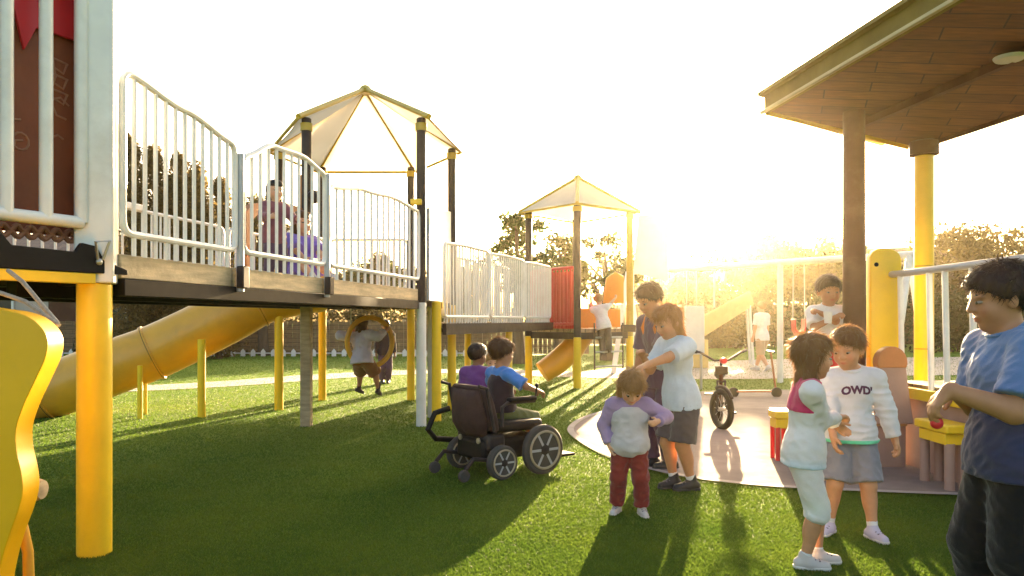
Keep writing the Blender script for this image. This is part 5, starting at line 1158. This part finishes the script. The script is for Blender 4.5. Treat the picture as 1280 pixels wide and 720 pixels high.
teen, jt = person('dark haired boy in a blue shirt and black trousers with his arms held out', (1.79, 2.64), 1.35, (-.97,.10), 'tan', ('dark','thick'), 6.05, 1.28, .006, lean=.03, head=(-.1,.16,0),
    feet=((.09,.05),(-.09,-.05)), hands=(at(1190,487,2.72), at(1187,488,2.50)), hand_dir=((.1,.75,-.5),(.15,.62,-.78)), palm=((0,-.6,-.8),(0,-.6,-.8)), curl=(.5,.42), elbow=((.5,-.5,-.8),(-.35,-.6,-.8)), armf=1.05,
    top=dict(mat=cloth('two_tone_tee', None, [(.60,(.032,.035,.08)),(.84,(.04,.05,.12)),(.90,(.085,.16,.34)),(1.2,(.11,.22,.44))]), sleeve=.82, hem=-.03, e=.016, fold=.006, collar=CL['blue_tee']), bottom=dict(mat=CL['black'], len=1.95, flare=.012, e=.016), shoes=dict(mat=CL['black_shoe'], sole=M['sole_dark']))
p = gnd(787,641)
tod, jd = person('toddler in a lilac jacket, pale apron and maroon trousers looking down', (p.x, p.y), .885, (-.12,-1), 'fair', ('golden','bob'), 4.75, 1.06, .0055, lean=.08, head=(.12,.72,0),
    feet=((.075,.0),(-.07,.04)), foot_yaw=(-.35,.25), hands=(at(762,556,4.40), at(822,527,4.30)), curl=(.5,.5), elbow=((.7,-.6,0),(-.7,-.6,-.2)),
    top=dict(mat=CL['lilac'], sleeve=1.9, hem=-.03, e=.015, vest=CL['pale_grey'], vest_hem=.075, vest_name='apron', collar=CL['lilac']), bottom=dict(mat=CL['maroon'], len=1.9, flare=.008, e=.012), shoes=dict(mat=CL['white_shoe']))
p = gnd(852,611)
g2, j2 = person('blond girl in a pale blue T-shirt and dark shorts reaching towards the toddler', (p.x, p.y), 1.27, (-.86,-.30), 'warm', ('auburn','bob'), 5.9, 1.02, .006, lean=.13, head=(.1,.4,0),
    feet=((.05,.03),(-.06,-.04)), hands=(at(804,446,5.0), at(797,462,4.62)), curl=(.4,.4), palm=((0,-.2,-1),(0,-.2,-1)), elbow=((.5,-.3,-.8),(-.4,-.3,-.9)),
    top=dict(mat=CL['pale_blue'], sleeve=.8, hem=-.035, e=.016, collar=CL['pale_blue']), bottom=dict(mat=CL['dark_grey'], len=.9, flare=.015, e=.014, name='shorts'), shoes=dict(mat=CL['black_shoe'], sole=M['sole_dark'], up=.02, sock=CL['white'], sock_h=.2))
b2, jb2 = person('tall dark haired boy in a plum shirt bending his head behind the blond girl', (1.17, 5.75), 1.45, (-.85,-.42), 'tan', ('dark','short'), 6.2, .98, .007, lean=.12, head=(.05,.42,0),
    feet=((.07,.04),(-.07,-.02)), hands=(None, at(806,470,5.5)), elbow=(None,(-.3,-.4,-.9)),
    top=dict(mat=CL['plum'], sleeve=.9, hem=-.03, e=.014), bottom=dict(mat=CL['plum'], len=1.95, flare=.01), shoes=dict(mat=CL['black_shoe'], sole=M['sole_dark']))
def backpack():
    m = jb2['MW']; S, TF, TU, TR = (Vector(jb2[k]) for k in ('S','TF','TU','TR')); t = thing('backpack', 'small orange backpack on the back of the tall dark haired boy', 'backpack', m @ (S-TF*.16-TU*.12))
    bb = Blob(.008).ell(S-TF*.15-TU*.13, (.125,.065,.165), np.stack([jb2['TR'],jb2['TF'],jb2['TU']],1)).ell(S-TF*.20-TU*.19, (.095,.04,.08), np.stack([jb2['TR'],jb2['TF'],jb2['TU']],1), .02); bb.fold = (.006,.08,4)
    V, F = bb.mesh(); V = np.array([m @ Vector(v) for v in V]); np_mesh('bag', V, F, CL['orange'], t)
    for s in (-1,1): MB().tube([m @ (S+TR*.075*s+TU*q[1]*1.0+TF*q[0]) for q in ((-.11,-.02),(-.04,.045),(.04,.04),(.085,-.04),(.06,-.16),(-.09,-.22))], .012, 8).build('strap', CL['orange'], t)
backpack()
# rider and the two children round the wheelchair
sp = WC_O+WC_F*.19
rider, jr = person('child with brown hair in a blue shirt and dark vest riding the wheelchair', (sp.x, sp.y), 1.03, (WC_F.x, WC_F.y), 'tan', ('brown','thick'), 5.2, 1.0, .007, hip=.455, lean=-.04, head=(-.15,.1,0),
    legf=1.25, feet=((.075,.44),(-.075,.44)), ankle_z=(.16,.16), knee=((.1,.4,1),(-.1,.4,1)), hands=((.20,.20,.61),(-.20,.20,.61)), elbow=((1,-.6,-.2),(-1,-.6,-.2)), palm=((0,.2,-1),(0,.2,-1)), curl=(.5,.5),
    top=dict(mat=CL['bright_blue'], sleeve=.85, hem=0, e=.012, vest=CL['dark_vest'], vest_hem=.0), bottom=dict(mat=CL['olive'], len=.98, flare=.016, e=.013, name='shorts'), shoes=dict(mat=CL['black_shoe'], sole=M['sole_dark'], up=.03))
person('child with short dark hair in a purple shirt beyond the wheelchair', (-.30, 6.15), .955, (.35,1), 'brown', ('dark','short'), 5.2, 1.0, .008, head=(-.3,.05,0), top=dict(mat=CL['purple'], sleeve=.8), bottom=dict(mat=CL['dark_grey'], len=1.9), shoes=dict(mat=CL['black_shoe'], sole=M['sole_dark']), face_detail=False)
person('small blond toddler facing the wheelchair from beyond it', (-.20, 7.4), .83, (.1,-1), 'fair', ('blond','short'), 4.8, 1.05, .009, head=(0,.2,0), top=dict(mat=CL['bright_blue'], sleeve=1.8), bottom=dict(mat=CL['tan'], len=1.9), shoes=dict(mat=CL['white_shoe']))
red, jrd = person('boy in a white T-shirt and red shorts holding a white cup by the brown post', ((1034-640)/FOC*6.05, 6.05), 1.14, (-.05,-1), 'tan', ('dark','thick'), 5.1, 1.0, .007, z0=.366, head=(0,.12,0),
    hands=(at(1041,398,5.84), at(1027,392,5.86)), curl=(.7,.7), palm=((-1,.2,0),(1,.2,0)), elbow=((1,-.2,-.9),(-1,-.2,-.9)), top=dict(mat=CL['white'], sleeve=.85, hem=.09, e=.012, collar=CL['white']), bottom=dict(mat=CL['red'], e=.017, len=.9, flare=.02, name='shorts'), shoes=dict(mat=CL['white_shoe']))
cp = at(1035,397,5.80); t = thing('cup', 'white cup held by the boy in red shorts', 'cup', cp); MB().lathe([(.0,-.045),(.026,-.045),(.034,.045),(.030,.045),(.024,-.035),(0,-.035)], cp, seg=18).build('beaker', M['white_paint'], t)
p = gnd(953,464); person('person walking away along the pale path in a white T-shirt and tan shorts', (p.x, p.y), 1.56, (-.5,.8), 'fair', ('light','short'), 6.8, 1.0, .013, feet=((.06,.22),(-.06,-.2)), ankle_z=(None,.11), foot_pitch=(0,.5), top=dict(mat=CL['white'], sleeve=.8), bottom=dict(mat=CL['tan'], len=.98), shoes=dict(mat=CL['white_shoe']), face_detail=False)
cl_p = at(754,400,12.72); person('fair haired child in a white shirt climbing the ladder of the smaller canopy tower', (cl_p.x, 12.66), 1.06, (.15,1), 'fair', ('blond','short'), 5.3, 1.0, .010, z0=.56, side=-.22, lean=.12, head=(0,.1,0),
    feet=((.10,.12),(-.02,.12)), hands=((.22,.3,1.0),(-.24,.3,.98)), top=dict(mat=CL['white'], sleeve=1.8, hem=-.06, e=.02), bottom=dict(mat=CL['dark_grey'], len=1.9), shoes=dict(mat=CL['dark_boot'], sole=M['sole_dark']), face_detail=False)
sw_p = Vector((-1.83, 9.02, 0)); person('child in a pale lilac shirt sitting on the orange hoop swing, seen from behind', (sw_p.x, sw_p.y), 1.03, (.35,1), 'tan', ('brown','bob'), 5.4, 1.05, .009, hip=.665, lean=.16, side=-.12, head=(0,.2,0),
    feet=((.13,.16),(-.13,.14)), ankle_z=(.285,.30), knee=((.2,1,.6),(-.2,1,.6)), hands=((.27,.1,1.02),(-.22,.1,1.0)), top=dict(mat=cloth('pale_lilac_shirt', (.55,.5,.62)), sleeve=1.75, hem=-.05, e=.028, fold=.008), bottom=dict(mat=CL['brown'], len=.95, flare=.02, e=.02, name='shorts'), shoes=dict(mat=CL['dark_boot'], sole=M['sole_dark'], up=.08), foot_pitch=(.3,.3), face_detail=False)
person('child in dark clothes standing in the shade under the large canopy tower', (-2.30, 13.4), 1.16, (.3,-1), 'brown', ('dark','short'), 5.6, 1.0, .011, top=dict(mat=CL['dark_vest'], sleeve=1.9), bottom=dict(mat=CL['plum'], len=1.9), shoes=dict(mat=CL['black_shoe'], sole=M['sole_dark']), face_detail=False)
q = at(343,400,6.3); person('small child in a rust red coat standing at the second railing panel', (q.x, q.y), .86, (.5,-.6), 'fair', ('dark','bob'), 4.9, .95, .009, z0=DECK, hands=((.12,.2,.52),(-.12,.2,.52)), top=dict(mat=CL['rust'], sleeve=1.9, hem=-.1, e=.016), bottom=dict(mat=CL['plum'], len=1.9), shoes=dict(mat=CL['black_shoe'], sole=M['sole_dark']))
q = at(374,400,6.7); person('child in a violet dress sitting on the walkway deck behind the second railing panel', (q.x, q.y), 1.05, (.7,-.7), 'fair', ('brown','bob'), 5.0, 1.05, .009, z0=DECK, hip=.10, lean=.1, feet=((.1,.40),(-.1,.40)), ankle_z=(.05,.05), knee=((.1,0,1),(-.1,0,1)), hands=((.1,.28,.2),(-.1,.28,.2)), top=dict(mat=CL['violet'], sleeve=.9, hem=-.06, e=.03), bottom=dict(mat=CL['violet'], len=.9, flare=.03, name='skirt'), shoes=dict(mat=CL['white_shoe']))
# red ball in the hand of the boy in blue
bp_ = jt['MW'] @ Vector(jt['tips'][1]); tag(MB().lathe([(.0,-.021)]+[(.021*math.cos(a), .021*math.sin(a)) for a in np.linspace(-1.3,1.3,9)]+[(0,.021)], bp_, seg=18).build('ball', M['red']), 'small red ball at the fingertips of the boy in blue', 'ball')
# ================================================================ light, air, camera
SUN_AZ = math.atan2(885-640, FOC); SUN_EL = R(9)
w = bpy.data.worlds.new('World'); bpy.context.scene.world = w; w.use_nodes = True; nt = w.node_tree
sky = nt.nodes.new('ShaderNodeTexSky'); sky.sky_type = 'NISHITA'; sky.sun_disc = False; sky.sun_elevation = SUN_EL; sky.sun_rotation = SUN_AZ
sky.air_density = .8; sky.dust_density = 5.0; sky.ozone_density = .6
wm = nt.nodes.new('ShaderNodeMix'); wm.data_type = 'RGBA'; wm.blend_type = 'MULTIPLY'; wm.inputs[0].default_value = 1; wm.inputs[7].default_value = (1,.93,.82,1)
nt.links.new(sky.outputs[0], wm.inputs[6]); nt.links.new(wm.outputs[2], nt.nodes['Background'].inputs['Color']); nt.nodes['Background'].inputs['Strength'].default_value = .10
sl = bpy.data.lights.new('sun', 'SUN'); sl.energy = 5; sl.angle = R(.5); sl.color = (1, .74, .42)
so = bpy.data.objects.new('sun', sl); C.objects.link(so)
sd = Vector((math.sin(SUN_AZ)*math.cos(SUN_EL), math.cos(SUN_AZ)*math.cos(SUN_EL), math.sin(SUN_EL)))
so.rotation_euler = sd.to_track_quat('Z', 'Y').to_euler(); so.location = (0,0,30)
if HAZE:
    hz = MB().box((2,24,4.6), (70,60,11.2)).build('haze', M['yellow'], smooth=0); hz.data.materials.clear()
    hm = bpy.data.materials.new('haze_air'); hm.use_nodes = True; n = hm.node_tree; n.nodes.clear(); out = n.nodes.new('ShaderNodeOutputMaterial'); pv = n.nodes.new('ShaderNodeVolumePrincipled')
    pv.inputs['Density'].default_value = HAZE; pv.inputs['Color'].default_value = (.98,.82,.52,1); pv.inputs['Anisotropy'].default_value = .9; n.links.new(pv.outputs[0], out.inputs['Volume'])
    hz.data.materials.append(hm); tag(hz, 'thin golden evening haze', 'haze', kind='stuff')
cd = bpy.data.cameras.new('camera'); co = bpy.data.objects.new('camera', cd); C.objects.link(co)
cd.sensor_width = 36; cd.lens = 36*FOC/1280; cd.shift_y = (HOR-360)/1280; cd.clip_end = 1000; cd.clip_start = .05
co.location = (0,0,CAM_Z); co.rotation_euler = (R(90),0,0)
s = bpy.context.scene; s.camera = co
s.view_settings.view_transform = 'Standard'; s.view_settings.look = 'None'; s.view_settings.exposure = 3.05; s.view_settings.gamma = 1; s.view_settings.use_curve_mapping = False
s.cycles.use_denoising = True; s.cycles.max_bounces = 6; s.cycles.diffuse_bounces = 3; s.cycles.glossy_bounces = 2; s.cycles.transmission_bounces = 4; s.cycles.volume_bounces = 0; s.cycles.transparent_max_bounces = 4
s.cycles.sample_clamp_indirect = 6; s.cycles.caustics_reflective = False; s.cycles.caustics_refractive = False
